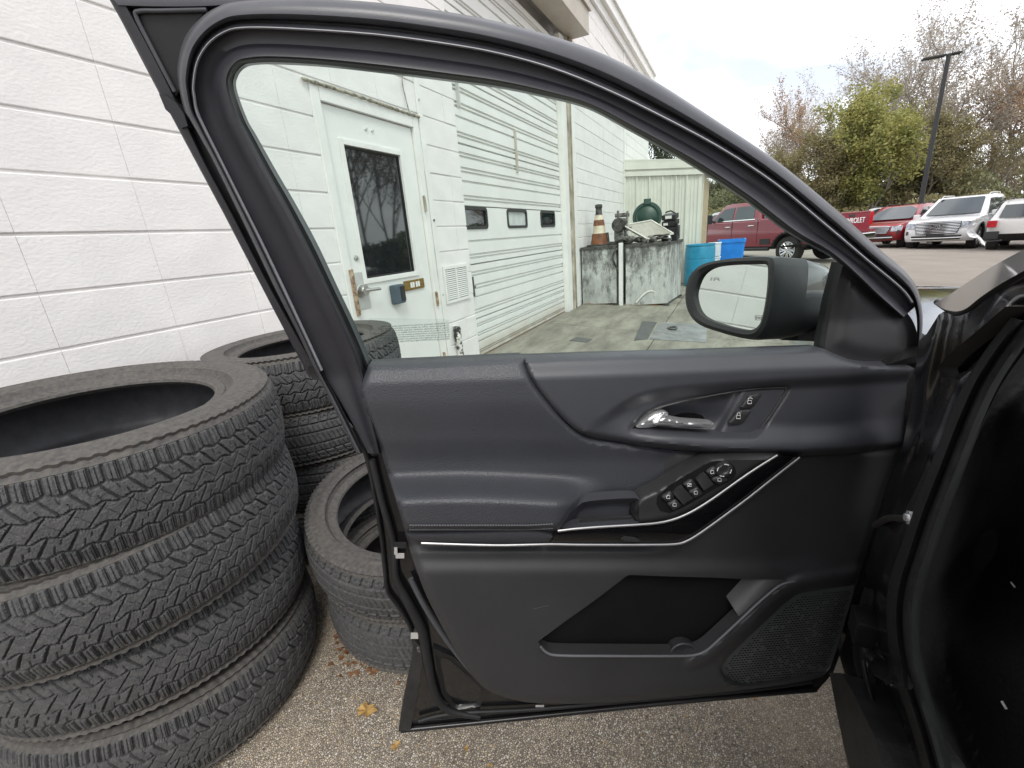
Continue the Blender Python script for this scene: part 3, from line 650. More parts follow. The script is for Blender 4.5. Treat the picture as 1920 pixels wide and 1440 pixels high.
V = [a0, a1, a2, a3]+[p-nrm*.03 for p in (a0, a1, a2, a3)]
MB().add(V, [(0, 1, 2, 3), (7, 6, 5, 4), (0, 4, 5, 1), (1, 5, 6, 2), (2, 6, 7, 3), (3, 7, 4, 0)]).obj('core', mat('radiator_fins', (.36, .34, .29), .6, .2, var=.1, scale=20), ty, world=True)
rm = MB()
for p, q in ((a0, a1), (a1, a2), (a2, a3), (a3, a0)): rm.tube([p, q], .017, 6)
rm.obj('edge_rail', mat('pale_alloy', (.55, .53, .48), .5, .2), ty, 60, True)
for nm, lab, loc, seed in (('scrap_part', 'coiled greasy hose and pump heap under the radiator core', (7.66, 1.12, 1.075), 3), ('scrap_part', 'black engine bracket heap on the corner post of the tanks', (7.52, 1.47, 1.085), 5)):
    s_ = thing(nm, lab, 'car part', loc); rr_ = random.Random(seed); m1 = MB(); m2 = MB()
    for i in range(7):
        c = Vector((rr_.uniform(-.08, .1), rr_.uniform(-.2, .2), rr_.uniform(.02, .10))); 
        m1.box(c-Vector((.03, .04, .03)), c+Vector((.03, .04, .03)), 0, .01) if i % 2 else m1.tube([c-Vector((.03, .05, 0)), c+Vector((.02, .06, .01))], .03, 9)
    for i in range(3):
        q = [Vector((rr_.uniform(-.1, .1), -.22+.11*k+rr_.uniform(-.02, .02), rr_.uniform(.03, .12))) for k in range(5)]; m2.tube(curve(q, 5), .013, 7)
    m1.obj('pump_case', M_SCRAP, s_, 40); m2.obj('hose', M_GREASE, s_, 60)
pr = thing('brake_rotor', 'small pale disc and hub lying beside the radiator core', 'car part', (7.85, .93, 1.13), rot=(R_(60), R_(20), 0))
MB().lathe([(.03, -.02), (.09, -.02), (.09, .0), (.05, .005), (.045, .03), (.03, .03)], 24).obj('disc', mat('bright_disc', (.5, .5, .48), .4, .5), pr, 50)
cr = thing('battery_crate', 'black plastic tray of modules leaning at the bin corner', 'crate', (8.12, .93, 1.09), rot=(0, R_(-8), R_(-6)))
mb = MB(); mb.box((-.12, -.12, .0), (.12, .13, .22), 0, .02); mb.obj('crate_body', M_BLACKP, cr, 40)
for i, z in enumerate((.235, .33)):
    MB().box((-.12, -.11+i*.01, z), (.12, .12, z+.08), 0, .015).obj('module', M_BLACKP, cr, 40)
mb = MB(); mb.box((-.125, -.04, .355), (-.121, .06, .40)); mb.box((-.125, .02, .255), (-.121, .09, .29)); mb.obj('sticker', M_WHITE, cr)
mb = MB(); mb.tube([(-.10, -.10, .42), (-.10, -.02, .47), (-.10, .06, .45)], .012, 7); mb.tube([(-.14, -.12, .3), (-.14, -.15, .1)], .014, 7); mb.obj('strap', M_BLACKP, cr, 60)
# rust crumbs and leaves gathered along the foot of the tanks
lit = MB(); rr_ = random.Random(4)
for i in range(140):
    t = rr_.random(); x = 7.21+t*.38+rr_.uniform(-.05, .02); y = 2.17-t*1.25; z = float(ground_z(y))+.026; s = rr_.uniform(.006, .018); a = rr_.random()*6
    lit.add([(x+s*math.cos(a+k*2.1), y+s*math.sin(a+k*2.1), z+rr_.uniform(0, .008)) for k in range(3)], [(0, 1, 2)])
tag(lit.obj('leaf_litter', M_DRIP, recalc=False), kind='stuff')
# barrels and tubs
br = thing('plastic_drum', 'teal blue plastic drum standing before the shed corner', 'drum', (10.30, .60, float(ground_z(.60))))
dm = mat('teal_drum', (.02, .24, .40), .42, var=.15, scale=5)
MB().lathe([(0, 0), (.25, 0), (.275, .02), (.285, .1), (.29, .30), (.283, .31), (.283, .33), (.29, .34), (.29, .56), (.283, .57), (.283, .59), (.29, .60), (.285, .80), (.27, .83), (.285, .84), (.285, .87), (.262, .87), (.255, .845), (0, .845)], 40).obj('drum_body', dm, br, 40)
bt = MB(); [bt.lathe([(0, .865), (.035, .865), (.04, .84)], 14, c=(x, y, 0)) for x, y in ((.14, .05), (-.14, -.05))]; bt.obj('bung', dm, br, 40)
tb = thing('blue_tub', 'bright blue plastic tub with a flared rim', 'tub', (11.5, .03, float(ground_z(.03))))
bm_ = mat('bright_blue_plastic', (.01, .19, .62), .4, var=.12, scale=5)
def tubshape(r, m, w0, w1, h, name):
    mb = MB(); k = 0; rings = [(w0*.5, 0), (w0*.5+(w1-w0)*.45, h*.93), (w1*.5+.012, h*.93), (w1*.5+.012, h), (w1*.5-.02, h), (w0*.5-.02, .02)]
    V = []; 
    for a, z in rings:
        for sx_, sy_ in ((1, .82), (.82, 1), (-.82, 1), (-1, .82), (-1, -.82), (-.82, -1), (.82, -1), (1, -.82)): V.append((a*sx_, a*sy_, z))
    F = [(i*8+j, i*8+(j+1) % 8, (i+1)*8+(j+1) % 8, (i+1)*8+j) for i in range(len(rings)-1) for j in range(8)]+[tuple(range(8))[::-1], tuple(range(40, 48))]
    return mb.add(V, F).obj(name, m, r)
tubshape(tb, bm_, .44, .54, .93, 'tub_body')
MB().box((-.24, .1, .35), (-.235, .2, .6)).obj('tub_label', M_WHITE, tb)
tt = thing('white_tote', 'white plastic crate stacked between the teal drum and blue tub', 'crate', (10.98, .36, float(ground_z(.36))))
tm = mat('milky_plastic', (.66, .70, .74), .45, var=.06, scale=6)
for i in range(3):
    MB().box((-.13, -.13, .0+i*.295), (.13, .13, .28+i*.295), 0, .02).obj('tote_box', tm, tt, 40)
rb = MB(); [rb.box((-.14, -.14, .255+i*.295), (.14, .14, .285+i*.295), 0, .008) for i in range(3)]; rb.obj('tote_rim', tm, tt, 40)
# ------------------------------------------------------------------ parked vehicles
def paint(name, c, metal=.0): return mat(name, c, .28, metal, var=.03, scale=2, coat=.8, space='obj')
M_RED = paint('deep_red_paint', (.20, .014, .028)); M_RED2 = paint('bright_red_paint', (.27, .012, .018)); M_CARW = paint('white_car_paint', (.74, .74, .74)); M_PEARL = paint('pearl_car_paint', (.68, .67, .65)); M_SILV = paint('silver_car_paint', (.42, .43, .45))
M_TINT = mat('tinted_car_glass', (.03, .04, .045), .04, var=.1, scale=1, spec=.9)
M_CHROME = mat('chrome', (.78, .78, .78), .12, 1, var=.02)
M_TYREFAR = mat('car_tyre', (.022, .021, .02), .8, var=.3, scale=20, space='obj')
M_RIMDK = mat('dark_alloy', (.05, .05, .055), .35, .7, var=.2)
M_RIMBR = mat('bright_alloy', (.66, .67, .69), .28, .85, var=.05)
M_CLAD = mat('black_cladding', (.02, .02, .021), .6, var=.2, scale=10)
M_LAMP = mat('headlamp_lens', (.30, .32, .36), .08, var=.6, scale=9, space='obj'); M_TAIL = mat('tail_lamp', (.42, .012, .02), .15, var=.2, scale=9, space='obj')
def off_poly(P, d):
    P = np.asarray(P, float); n = len(P); o = []
    area = sum(P[i][0]*P[(i+1) % n][1]-P[(i+1) % n][0]*P[i][1] for i in range(n))
    s = 1 if area > 0 else -1
    for i in range(n):
        a, b, c = P[i-1], P[i], P[(i+1) % n]
        n1 = np.array([-(b-a)[1], (b-a)[0]]); n2 = np.array([-(c-b)[1], (c-b)[0]])
        n1 = n1/(np.linalg.norm(n1)+1e-9); n2 = n2/(np.linalg.norm(n2)+1e-9); m = n1+n2; L_ = np.linalg.norm(m); m = m/(L_+1e-9)
        o.append(b+s*m*d)
    return np.array(o)
def arch(cx, cz, r, z, n=9):
    a0 = math.asin((z-cz)/r); return [(cx+r*math.cos(t), cz+r*math.sin(t)) for t in np.linspace(a0, math.pi-a0, n)]
def shell(profile, hwf, xr, bf, brr, dark, m):
    """a body from its side outline: rounded in plan at nose and tail, shoulders eased"""
    P = np.array(profile); Pi = off_poly(P, .035); n = len(P); T = [-1, -.97, -.75, 0, .75, .97, 1]; V = []
    x0, x1 = xr
    for t in T:
        Q = Pi if abs(t) == 1 else P
        for x, z in Q:
            wf = smooth01((x-(x1-.9))/.9); wr = smooth01(((x0+.6)-x)/.6)
            V.append((x-bf*abs(t)**2.5*wf+brr*abs(t)**2.5*wr, t*hwf(z), z))
    F = []; FM = []
    for i in range(len(T)-1):
        for j in range(n):
            F.append((i*n+j, i*n+(j+1) % n, (i+1)*n+(j+1) % n, (i+1)*n+j)); FM.append(1 if dark(P[j], P[(j+1) % n]) else 0)
    tri = tessellate_polygon([[Vector((p[0], p[1], 0)) for p in Pi]])
    k = (len(T)-1)*n
    for t in tri: F.append(tuple(t)); FM.append(0); F.append(tuple(k+i for i in reversed(t))); FM.append(0)
    mb = MB(); mb.add(V, F); mb.M = FM; return mb
def wheel(root, x, y, r, w, rim, style):
    sgn = 1 if y > 0 else -1
    t = MB(); t.lathe([(r*.62, -w/2+.02), (r*.66, -w/2), (r*.93, -w/2+.005), (r, -w/2+.04), (r, w/2-.04), (r*.93, w/2-.005), (r*.66, w/2), (r*.62, w/2-.02)], 36, axis='y')
    for k in range(36):
        a = 2*math.pi*k/36; c = np.array((r*1.004*math.cos(a), 0, r*1.004*math.sin(a))); d = np.array((-math.sin(a), 0, math.cos(a)))*.022; u = np.array((math.cos(a), 0, math.sin(a)))*.012
        t.add([c-d+(0, -w*.4, 0)-u, c+d+(0, -w*.4, 0)-u, c+d+(0, w*.4, 0)-u, c-d+(0, w*.4, 0)-u, c-d+(0, -w*.38, 0)+u*.2, c+d+(0, -w*.38, 0)+u*.2, c+d+(0, w*.38, 0)+u*.2, c-d+(0, w*.38, 0)+u*.2], [(4, 5, 6, 7), (0, 1, 5, 4), (1, 2, 6, 5), (2, 3, 7, 6), (3, 0, 4, 7)])
    o = t.obj('wheel', M_TYREFAR, root, 40); o.location = (x, y, r)
    q = MB(); R = r*.63; e = sgn*(w/2-.03)
    q.lathe([(R, -w*.4), (R*1.02, w*.46), (R*.93, w*.46), (R*.9, w*.2), (R*.88, -w*.4)] if sgn > 0 else [(R, w*.4), (R*1.02, -w*.46), (R*.93, -w*.46), (R*.9, -w*.2), (R*.88, w*.4)], 36, axis='y')
    ns = 8 if style == 'bright' else 6
    for k in range(ns):
        for s_ in (-1, 1):
            a = 2*math.pi*k/ns; da = s_*.10
            p0 = np.array((.18*R*math.cos(a), e*.8, .18*R*math.sin(a))); p1 = np.array((.92*R*math.cos(a+da*1.6), e, .92*R*math.sin(a+da*1.6)))
            q.tube([p0, (p0+p1)/2+(0, e*.05, 0), p1], [.035, .028, .026], 5)
    q.lathe([(0, e*1.0), (.16*R, e*.98), (.2*R, e*.7)], 20, axis='y')
    ro = q.obj('rim', rim, o, 40)
    bd = MB(); bd.lathe([(0, e*.35), (R*.85, e*.35), (R*.88, e*.2)], 24, axis='y'); bd.obj('brake_disc', M_RIMDK, o, 40)
    return o
def letters(text, size, depth, m, parent, loc, rot, name='lettering'):
    o = text_mesh(name, text, size, depth, m); o.location = loc; o.rotation_euler = rot; o.parent = parent
    return o
def poly_side(root, name, pts, yf, m, s, lift=.005, inner=.0):
    V = [(x, s*(yf(z)+lift), z) for x, z in pts]+[(x, s*(yf(z)-.01), z) for x, z in pts]; n = len(pts)
    F = [tuple(range(n))]+[(i, n+i, n+(i+1) % n, (i+1) % n) for i in range(n)]
    return MB().add(V, F).obj(name, m, root)
def across(root, name, rows, m, nseg=8):
    """a panel across the car: rows of (x, z, halfwidth, bow)"""
    V = []; 
    for x, z, hw, bow in rows:
        for k in range(nseg+1): t = -1+2*k/nseg; V.append((x-bow*abs(t)**2.2, hw*t, z))
    F = [(i*(nseg+1)+k, i*(nseg+1)+k+1, (i+1)*(nseg+1)+k+1, (i+1)*(nseg+1)+k) for i in range(len(rows)-1) for k in range(nseg)]
    o = MB().add(V, F).obj(name, m, root); 
    o.data.polygons.foreach_set('use_smooth', np.ones(len(o.data.polygons), bool)); return o
# red heavy pickup ------------------------------------------------
def pickup(label, loc, rz, m):
    r = thing('pickup_truck', label, 'pickup truck', loc, rz)
    wb = 4.0; rw = .42; hw = 1.03
    prof = [(-1.18, .62), (-1.2, 1.40), (-1.15, 1.43), (1.08, 1.44), (1.10, 1.40), (1.14, 1.40), (3.45, 1.44), (3.6, 1.42), (4.55, 1.36), (4.85, 1.28), (4.93, 1.1), (4.93, .6), (4.85, .50)]
    prof = prof+[(wb+.57, .52)]+arch(wb, rw, .53, .52)+[(wb-.56, .52)]+[(.57, .52)]+arch(0, rw, .53, .52)+[(-.56, .56)]
    dk = lambda a, b: (a[1]+b[1])/2 < 1.0 and a[0] < 4.84 and a[0] > -1.17
    shell(prof, lambda z: hw-.05*max(0, z-1.15)-.04*max(0, .8-z), (-1.2, 4.93), .22, .03, dk, m).obj('body', [m, M_CLAD], r, 35)
    yg = lambda z: .985-.27*(z-1.42)
    gp = [(1.13, 1.385), (1.22, 1.93), (1.4, 2.00), (2.5, 2.03), (2.75, 1.99), (3.5, 1.40)]
    shell(gp, yg, (1.1, 3.5), .08, .02, lambda a, b: False, m).obj('cab', [m, M_CLAD], r, 35)
    for s in (1, -1):
        poly_side(r, 'side_window', [(2.27, 1.47), (3.18, 1.49), (2.72, 1.87), (2.27, 1.90)], yg, M_TINT, s, .012)
        poly_side(r, 'side_window', [(1.36, 1.47), (2.17, 1.47), (2.17, 1.90), (1.42, 1.89)], yg, M_TINT, s, .012)
        poly_side(r, 'window_trim', [(1.30, 1.435), (3.25, 1.45), (3.22, 1.475), (1.30, 1.46)], yg, M_CHROME, s, .018)
        for x in (2.22, 1.22): MB().tube([(x+.06, s*(hw+.005), 1.24), (x+.10, s*(hw+.03), 1.245), (x+.26, s*(hw+.03), 1.245), (x+.30, s*(hw+.005), 1.24)], .018, 7).obj('door_handle', M_CHROME, r, 60)
        poly_side(r, 'door_seam', [(2.205, .62), (2.222, .62), (2.222, 1.42), (2.205, 1.42)], lambda z: hw, M_CLAD, s, .004)
        poly_side(r, 'door_seam', [(1.135, .66), (1.15, .66), (1.15, 1.42), (1.135, 1.42)], lambda z: hw, M_CLAD, s, .004)
        poly_side(r, 'door_seam', [(3.38, .62), (3.395, .62), (3.395, 1.42), (3.38, 1.42)], lambda z: hw, M_CLAD, s, .004)
        for cx in (0, wb):
            A = arch(cx, rw, .54, .52, 15); B = arch(cx, rw, .615, .50, 15)
            V = [(x, s*(hw+.012), z) for x, z in A]+[(x, s*(hw+.025), z) for x, z in B]+[(x, s*(hw-.06), z) for x, z in A]
            MB().add(V, [(i, i+1, 16+i-1+0, 15+i) for i in range(14)]+[(i, 30+i, 31+i, i+1) for i in range(14)]).obj('arch_trim', M_CLAD, r, 50)
        sb = MB(); sb.tube([(.62, s*(hw+.02), .47), (3.4, s*(hw+.02), .47)], .055, 8); sb.obj('side_step', M_CLAD, r, 60)
        sv = MB(); sv.box((.62, s*hw, .62), (1.0, s*(hw+.012), .80), 0, .01); sv.obj('corner_step', M_CLAD, r, 40) if s == 1 else None
        mr = MB(); mr.box((3.02, s*1.14, 1.40), (3.14, s*1.33, 1.72), 0, .03); mr.tube([(3.12, s*.98, 1.46), (3.1, s*1.16, 1.52)], .03, 7); mr.obj('wing_mirror', M_CLAD, r, 40)
        lt = MB(); lt.box((-1.215, s*.86, 1.02), (-1.10, s*1.025, 1.40), 0, .02); lt.obj('tail_light', M_TAIL, r, 40)
        wheel(r, 0, s*.86, rw, .28, M_RIMBR, 'bright'); wheel(r, wb, s*.86, rw, .28, M_RIMBR, 'bright')
        MB().box((4.7, s*.55, 1.0), (4.88, s*.93, 1.22), 0, .03).obj('headlight', M_LAMP, r, 40)
    across(r, 'rear_window', [(1.145, 1.46, .80, -.0), (1.20, 1.88, .74, -.0)], M_TINT).location = (-.035, 0, 0)
    across(r, 'windscreen', [(3.47, 1.47, .84, .06), (2.80, 1.98, .72, .05)], M_TINT).location = (.03, 0, .0)
    tg = MB(); tg.box((-1.235, -.84, .86), (-1.19, .84, 1.42), 0, .02); tg.box((-1.25, -.80, 1.385), (-1.2, .80, 1.425), 0, .01); tgo = tg.obj('tailgate', m, r, 40)
    MB().box((-1.242, -.13, 1.28), (-1.236, .13, 1.36), 0, .01).obj('gate_handle', M_CLAD, tgo, 40)
    letters('CHEVROLET', .215, .006, M_CARW, tgo, (-1.241, 0, 1.17), (R_(90), 0, R_(-90)))
    letters('LTZ', .09, .005, M_CHROME, tgo, (-1.241, -.66, 1.02), (R_(90), 0, R_(-90))) if False else None
    bmp = MB(); bmp.box((-1.38, -.98, .60), (-1.18, .98, .80), 0, .03); bo = bmp.obj('rear_bumper', M_CHROME, r, 40); MB().box((-1.385, -.17, .62), (-1.3805, .17, .76)).obj('number_plate', M_CARW, bo)
    MB().box((-1.05, -.35, .42), (3.6, .35, .56)).box((-.08, -.85, .36), (.08, .85, .46)).obj('chassis', M_CLAD, r)
    MB().lathe([(0, 0), (.18, 0), (.2, .1), (.18, .2), (0, .2)], 16, c=(-.75, 0, .46)).obj('spare_wheel', M_TYREFAR, r, 40)
    return r
trk_a = R_(47)
truck = pickup('dark red crew cab pickup truck with chrome wheels parked beyond the shed', (18.0, -2.25, float(ground_z(-2.25))), trk_a, M_RED)
# sport utility with its nose to us ---------------------------------
def suv(label, loc, rz, m, style, tilt=0, text=None, group=None):
    """local x forward; origin under the front axle"""
    r = thing('parked_car', label, 'car', loc, group=group, rot=(tilt, 0, rz))
    L_ = dict(big=(3.0, .40, 1.03, 1.10), mid=(2.85, .385, .97, 1.05))['big' if style == 'big' else 'mid']
    wb, rw, hw, zb = L_; H_ = 1.93 if style == 'big' else 1.72
    hood = 1.20 if style == 'big' else 1.08
    prof = [(-wb-.95, .62), (-wb-1.0, .95), (-wb-.98, zb+.03), (-1.1, zb+.03), (-.45, hood+.02), (.45, hood-.04), (.78, hood-.10), (.92, hood-.24), (.97, .75), (.95, .50), (.80, .34), (.62, .32)]
    prof += [(.52, .34)]+arch(0, rw, rw+.10, .36)+[(-.52, .34), (-wb+.52, .34)]+arch(-wb, rw, rw+.10, .36)+[(-wb-.52, .38)]
    dk = lambda a, b: (a[1]+b[1])/2 < .9 and a[0] < .79 and a[0] > -wb-.94
    shell(prof, lambda z: hw-.10*max(0, z-.95)-.05*max(0, .7-z), (-wb-1, .97), .30, .16, dk, m).obj('body', [m, M_CLAD], r, 35)
    yg = lambda z: hw-.03-.30*(z-zb)
    gp = [(-wb-.90, zb), (-wb-.72, H_-.12), (-wb-.35, H_-.02), (-2.2, H_), (-1.55, H_-.04), (-.42, hood-.02)]
    if style != 'big': gp = [(-wb-.90, zb), (-wb-.55, H_-.14), (-wb-.1, H_-.03), (-2.0, H_), (-1.5, H_-.05), (-.45, hood-.02)]
    shell(gp, yg, (-wb-.9, -.42), .10, .10, lambda a, b: False, m).obj('cabin', [m, M_CLAD], r, 35)
    zt = H_-.16
    for s in (1, -1):
        poly_side(r, 'side_window', [(-1.95, zb+.06), (-.80, zb+.08), (-1.50, zt), (-1.95, zt+.02)], yg, M_TINT, s, .014)
        poly_side(r, 'side_window', [(-2.90, zb+.06), (-2.05, zb+.06), (-2.05, zt+.02), (-2.90, zt)], yg, M_TINT, s, .014)
        poly_side(r, 'side_window', [(-wb-.72, zb+.08), (-3.0, zb+.06), (-3.0, zt), (-wb-.55, zt-.04)], yg, M_TINT, s, .014)
        poly_side(r, 'window_trim', [(-wb-.75, zb+.02), (-.70, zb+.04), (-.72, zb+.065), (-wb-.75, zb+.045)], yg, M_CHROME, s, .018)
        for x in (-1.9, -2.85): MB().tube([(x, s*(hw+.0), .98), (x+.03, s*(hw+.025), .985), (x+.19, s*(hw+.025), .985), (x+.22, s*(hw+.0), .98)], .016, 7).obj('door_handle', M_CHROME if style == 'big' else m, r, 60)
        for x in (-.95, -2.0): poly_side(r, 'door_seam', [(x, .42), (x+.014, .42), (x+.014, zb), (x, zb)], lambda z: hw-.05*max(0, .7-z)-.1*max(0, z-.95), M_CLAD, s, .003)
        for cx in (0, -wb):
            A = arch(cx, rw, rw+.10, .36, 15); B = arch(cx, rw, rw+.165, .33, 15)
            V = [(x, s*(hw+.004), z) for x, z in A]+[(x, s*(hw+.012), z) for x, z in B]+[(x, s*(hw-.06), z) for x, z in A]
            MB().add(V, [(i, i+1, 16+i, 15+i) for i in range(14)]+[(i, 30+i, 31+i, i+1) for i in range(14)]).obj('arch_trim', M_CLAD if style != 'plain' else m, r, 50)
        poly_side(r, 'sill_trim', [(-wb+.55, .34), (-.55, .34), (-.55, .46), (-wb+.55, .46)], lambda z: hw-.02, M_CLAD, s, .012)
        mr = MB(); mr.box((-.98, s*(hw+.03), zb+.06), (-.82, s*(hw+.24), zb+.24), 0, .03); mr.tube([(-.86, s*(hw-.06), zb+.08), (-.88, s*(hw+.08), zb+.12)], .025, 7); mr.obj('wing_mirror', m, r, 40)
        wheel(r, 0, s*(hw-.14), rw, .26, M_RIMDK if m is M_RED2 else M_RIMBR, 'dark'); wheel(r, -wb, s*(hw-.14), rw, .26, M_RIMDK if m is M_RED2 else M_RIMBR, 'dark')
        # lamps wrap the corners
        hx = lambda t, z: .985-.30*abs(t)**2.5
        V = []; z0, z1 = hood-.38, hood-.17
        for t in (.66, .78, .9, .985):
            V += [(hx(t, z0)-.0, s*t*hw, z0+.05*(t-.66)), (hx(t, z1)-.07, s*t*hw, z1)]
        MB().add(V, [(2*i, 2*i+2, 2*i+3, 2*i+1) for i in range(3)]).obj('headlight', M_LAMP, r)
        lx = MB(); lx.add([(hx(.86, 0)+.012, s*.86*hw, .60), (hx(.93, 0)+.012, s*.93*hw, .60), (hx(.93, 0)+.0, s*.93*hw, .74), (hx(.86, 0)+.0, s*.86*hw, .74)], [(0, 1, 2, 3)]).obj('fog_light', M_CLAD, r)
        tl = MB(); tl.box((-wb-1.0, s*(hw-.24), zb-.20), (-wb-.86, s*(hw-.005), zb+.02), 0, .02); tl.obj('tail_light', M_TAIL, r, 40)
        MB().lathe([(0, -.02), (.05, -.015), (.055, 0)], 14, c=(-wb-.965, s*.70, .64), axis='x').obj('reflector', M_TAIL, r)
        rl = MB(); rl.tube([(-wb-.3, s*(yg(H_)-.06), H_-.0), (-wb-.2, s*(yg(H_)-.06), H_+.05), (-1.9, s*(yg(H_)-.06), H_+.05), (-1.75, s*(yg(H_)-.06), H_-.02)], .018, 6); rl.obj('roof_rail', M_CHROME if style == 'big' else M_CLAD, r, 60)
    across(r, 'windscreen', [(-.50, hood+.06, .80, .10), (-1.48, H_-.09, .66, .07)], M_TINT).location = (.035, 0, .02)
    across(r, 'rear_window', [(-wb-.87, zb+.10, .74, -.10), (-wb-.70, H_-.17, .66, -.09)], M_TINT).location = (-.05, 0, 0)
    gz0, gz1, gw = (.62, hood-.15, .66) if style == 'big' else (.62, hood-.18, .60)
    across(r, 'grille', [(1.0, gz0, gw*.9, .10), (.985, (gz0+gz1)/2, gw, .10), (.93, gz1, gw, .10)], M_CLAD)
    if style in ('big', 'mid'):
        for i in range(8 if style == 'big' else 6):
            f = i/(7 if style == 'big' else 5); z = gz0+.03+f*(gz1-gz0-.05); x = 1.012-(.075*max(0, f-.4)); w_ = gw*(.9+.1*min(1, f*2))-.02
            P = [(x-.10*abs(t)**2.2, t*w_, z) for t in np.linspace(-1, 1, 9)]; MB().tube(P, .012, 5).obj('grille_bar', M_CHROME if style == 'big' else M_RIMBR, r, 60)
        P = [(x_, y_, z_) for x_, y_, z_ in [(.93-.10, -gw, gz1), (.90, -gw*.6, gz1+.02), (.935, 0, gz1+.025), (.90, gw*.6, gz1+.02), (.93-.10, gw, gz1)]]; MB().tube(curve(P, 4), .018, 6).obj('grille_frame', M_CHROME, r, 60)
    if text: letters(text, .17, .008, M_TAIL if text == 'GMC' and m is M_RED2 else M_CHROME, r, (1.03, 0, (gz0+gz1)/2+.03), (R_(90), 0, R_(90)))
    across(r, 'lower_intake', [(.985, .40, .70, .10), (.995, .56, .74, .10)], M_CLAD)
    P = [(1.01-.12*abs(t)**2.2, t*.74, .47) for t in np.linspace(-1, 1, 9)]; MB().tube(P, .022, 6).obj('bumper_bar', M_CHROME, r, 60)
    MB().box((1.0, -.26, .52), (1.012, .26, .64)).obj('number_plate', M_CLAD, r)
    return r
def axle_at(u, v, d, toward, off):
    """ground point of the front axle centre from the seen left front wheel"""
    p = at_depth(u, v, d); return p
def place(pw, ang, hw):
    """front axle centre, from the left front wheel's contact point and the heading"""
    return (pw[0]+(hw-.05)*math.sin(ang), pw[1]-(hw-.05)*math.cos(ang), float(ground_z(pw[1])))
a_ = R_(146); red_suv = suv('bright red sport utility with chrome grille and dark wheels in the lot', place((25.0, -6.60), a_, .97), a_, M_RED2, 'mid', text='GMC')
a_ = R_(149); gmc = suv('white sport utility with a large chrome grille between red and damaged cars', place((23.4, -8.27), a_, 1.03), a_, M_CARW, 'big', text='GMC')
a_ = R_(-27); wreck = suv('damaged white car with its torn bumper corner hanging loose', (24.71, -10.46, float(ground_z(-9.8))), a_, M_PEARL, 'plain')
fl = MB(); rr_ = random.Random(9); V = []; nu, nv = 9, 5
for i in range(nu):
    for j in range(nv):
        V.append((-4.0-.10*i/nu-.16*math.sin(i*.9+j*.6)-.12*rr_.random(), 1.05+.16*j/nv-.05*i/nu+.22*math.sin(i*.55)+.06*rr_.random(), 1.12-.85*i/(nu-1)+.10*rr_.random()))
fl.add(V, [(i*nv+j, i*nv+j+1, (i+1)*nv+j+1, (i+1)*nv+j) for i in range(nu-1) for j in range(nv-1)])
fl.obj('torn_bumper', M_CARW, wreck, 30)
sm = MB(); sm.box((-4.0, .62, .46), (-3.8, .97, .72), 0, .03); sm.tube([(-3.98, .5, .42), (-4.02, .8, .40), (-3.9, 1.0, .5)], .03, 7); sm.obj('exposed_frame', M_CLAD, wreck, 40)
a_ = R_(160); far1 = suv('white car half hidden between the red pickup tailgate and the red sport utility', (31.2, -6.7, float(ground_z(-6.7))), R_(150), M_CARW, 'plain')
far2 = suv('silver car glimpsed past the shed corner behind the red pickup', (29.5, 2.6, float(ground_z(2))), R_(95), M_SILV, 'plain')
# across the lot behind the photographer, seen only mirrored in the workshop door's pane
back = suv('white sport utility parked across the lot, mirrored in the workshop door', (10.7, -6.4, float(ground_z(-6.4))), R_(60), M_CARW, 'big')
# ------------------------------------------------------------------ lamp post
lpz = float(ground_z(-8.6)); LX, LY = 30.3, -8.3
lamp = thing('lamp_post', 'tall black parking lot lamp post with a flat double head', 'lamp post', (LX, LY, lpz))
MB().lathe([(.0, 0), (.28, 0), (.28, .7), (.24, .75), (.11, .76), (.10, 4), (.085, 8.15), (0, 8.15)], 12).obj('pole', mat('black_pole', (.02, .02, .022), .5, var=.1), lamp, 40)
for s in (1, -1):
    m_ = MB(); m_.box((-.16, s*.12 if s > 0 else -.42, 8.08), (.16, .95 if s > 0 else -.12, 8.16), 0, .02); m_.box((-.04, min(0, s*.14), 8.10), (.04, max(0, s*.14), 8.15)); m_.obj('lamp_head', M_BLACKP, lamp, 40)
# ------------------------------------------------------------------ trees
def bark(name, c): return mat(name, c, .9, var=.3, scale=6, bump=.3, bscale=30)
M_BARK = bark('grey_bark', (.27, .235, .205)); M_BARKD = bark('brown_bark', (.09, .07, .055))
def leafmat(name, c1, c2):
    m = mat(name, c1, .65, var=.0, scale=1.1, col2=c2, lo=.30, hi=.70, space='world', detail=3)
    n, l, b = nodes_of(m); b.inputs['Subsurface Weight'].default_value = 0
    t = n.new('ShaderNodeBsdfTranslucent'); l(n[m['ramp']].outputs['Color'], t.inputs['Color']); s = n.new('ShaderNodeMixShader'); s.inputs[0].default_value = .35
    o = n['Material Output']; l(b.outputs[0], s.inputs[1]); l(t.outputs[0], s.inputs[2]); l(s.outputs[0], o.inputs['Surface'])
    return m
LEAF = dict(green=leafmat('green_leaf', (.17, .20, .055), (.43, .40, .13)), olive=leafmat('olive_leaf', (.16, .155, .07), (.33, .28, .14)), dull=leafmat('dull_green_leaf', (.12, .135, .065), (.27, .26, .14)), rust=leafmat('rust_leaf', (.30, .19, .11), (.46, .30, .17)), tan=leafmat('tan_leaf', (.33, .29, .24), (.50, .45, .37)), dark=leafmat('evergreen_leaf', (.02, .035, .015), (.06, .08, .03)))
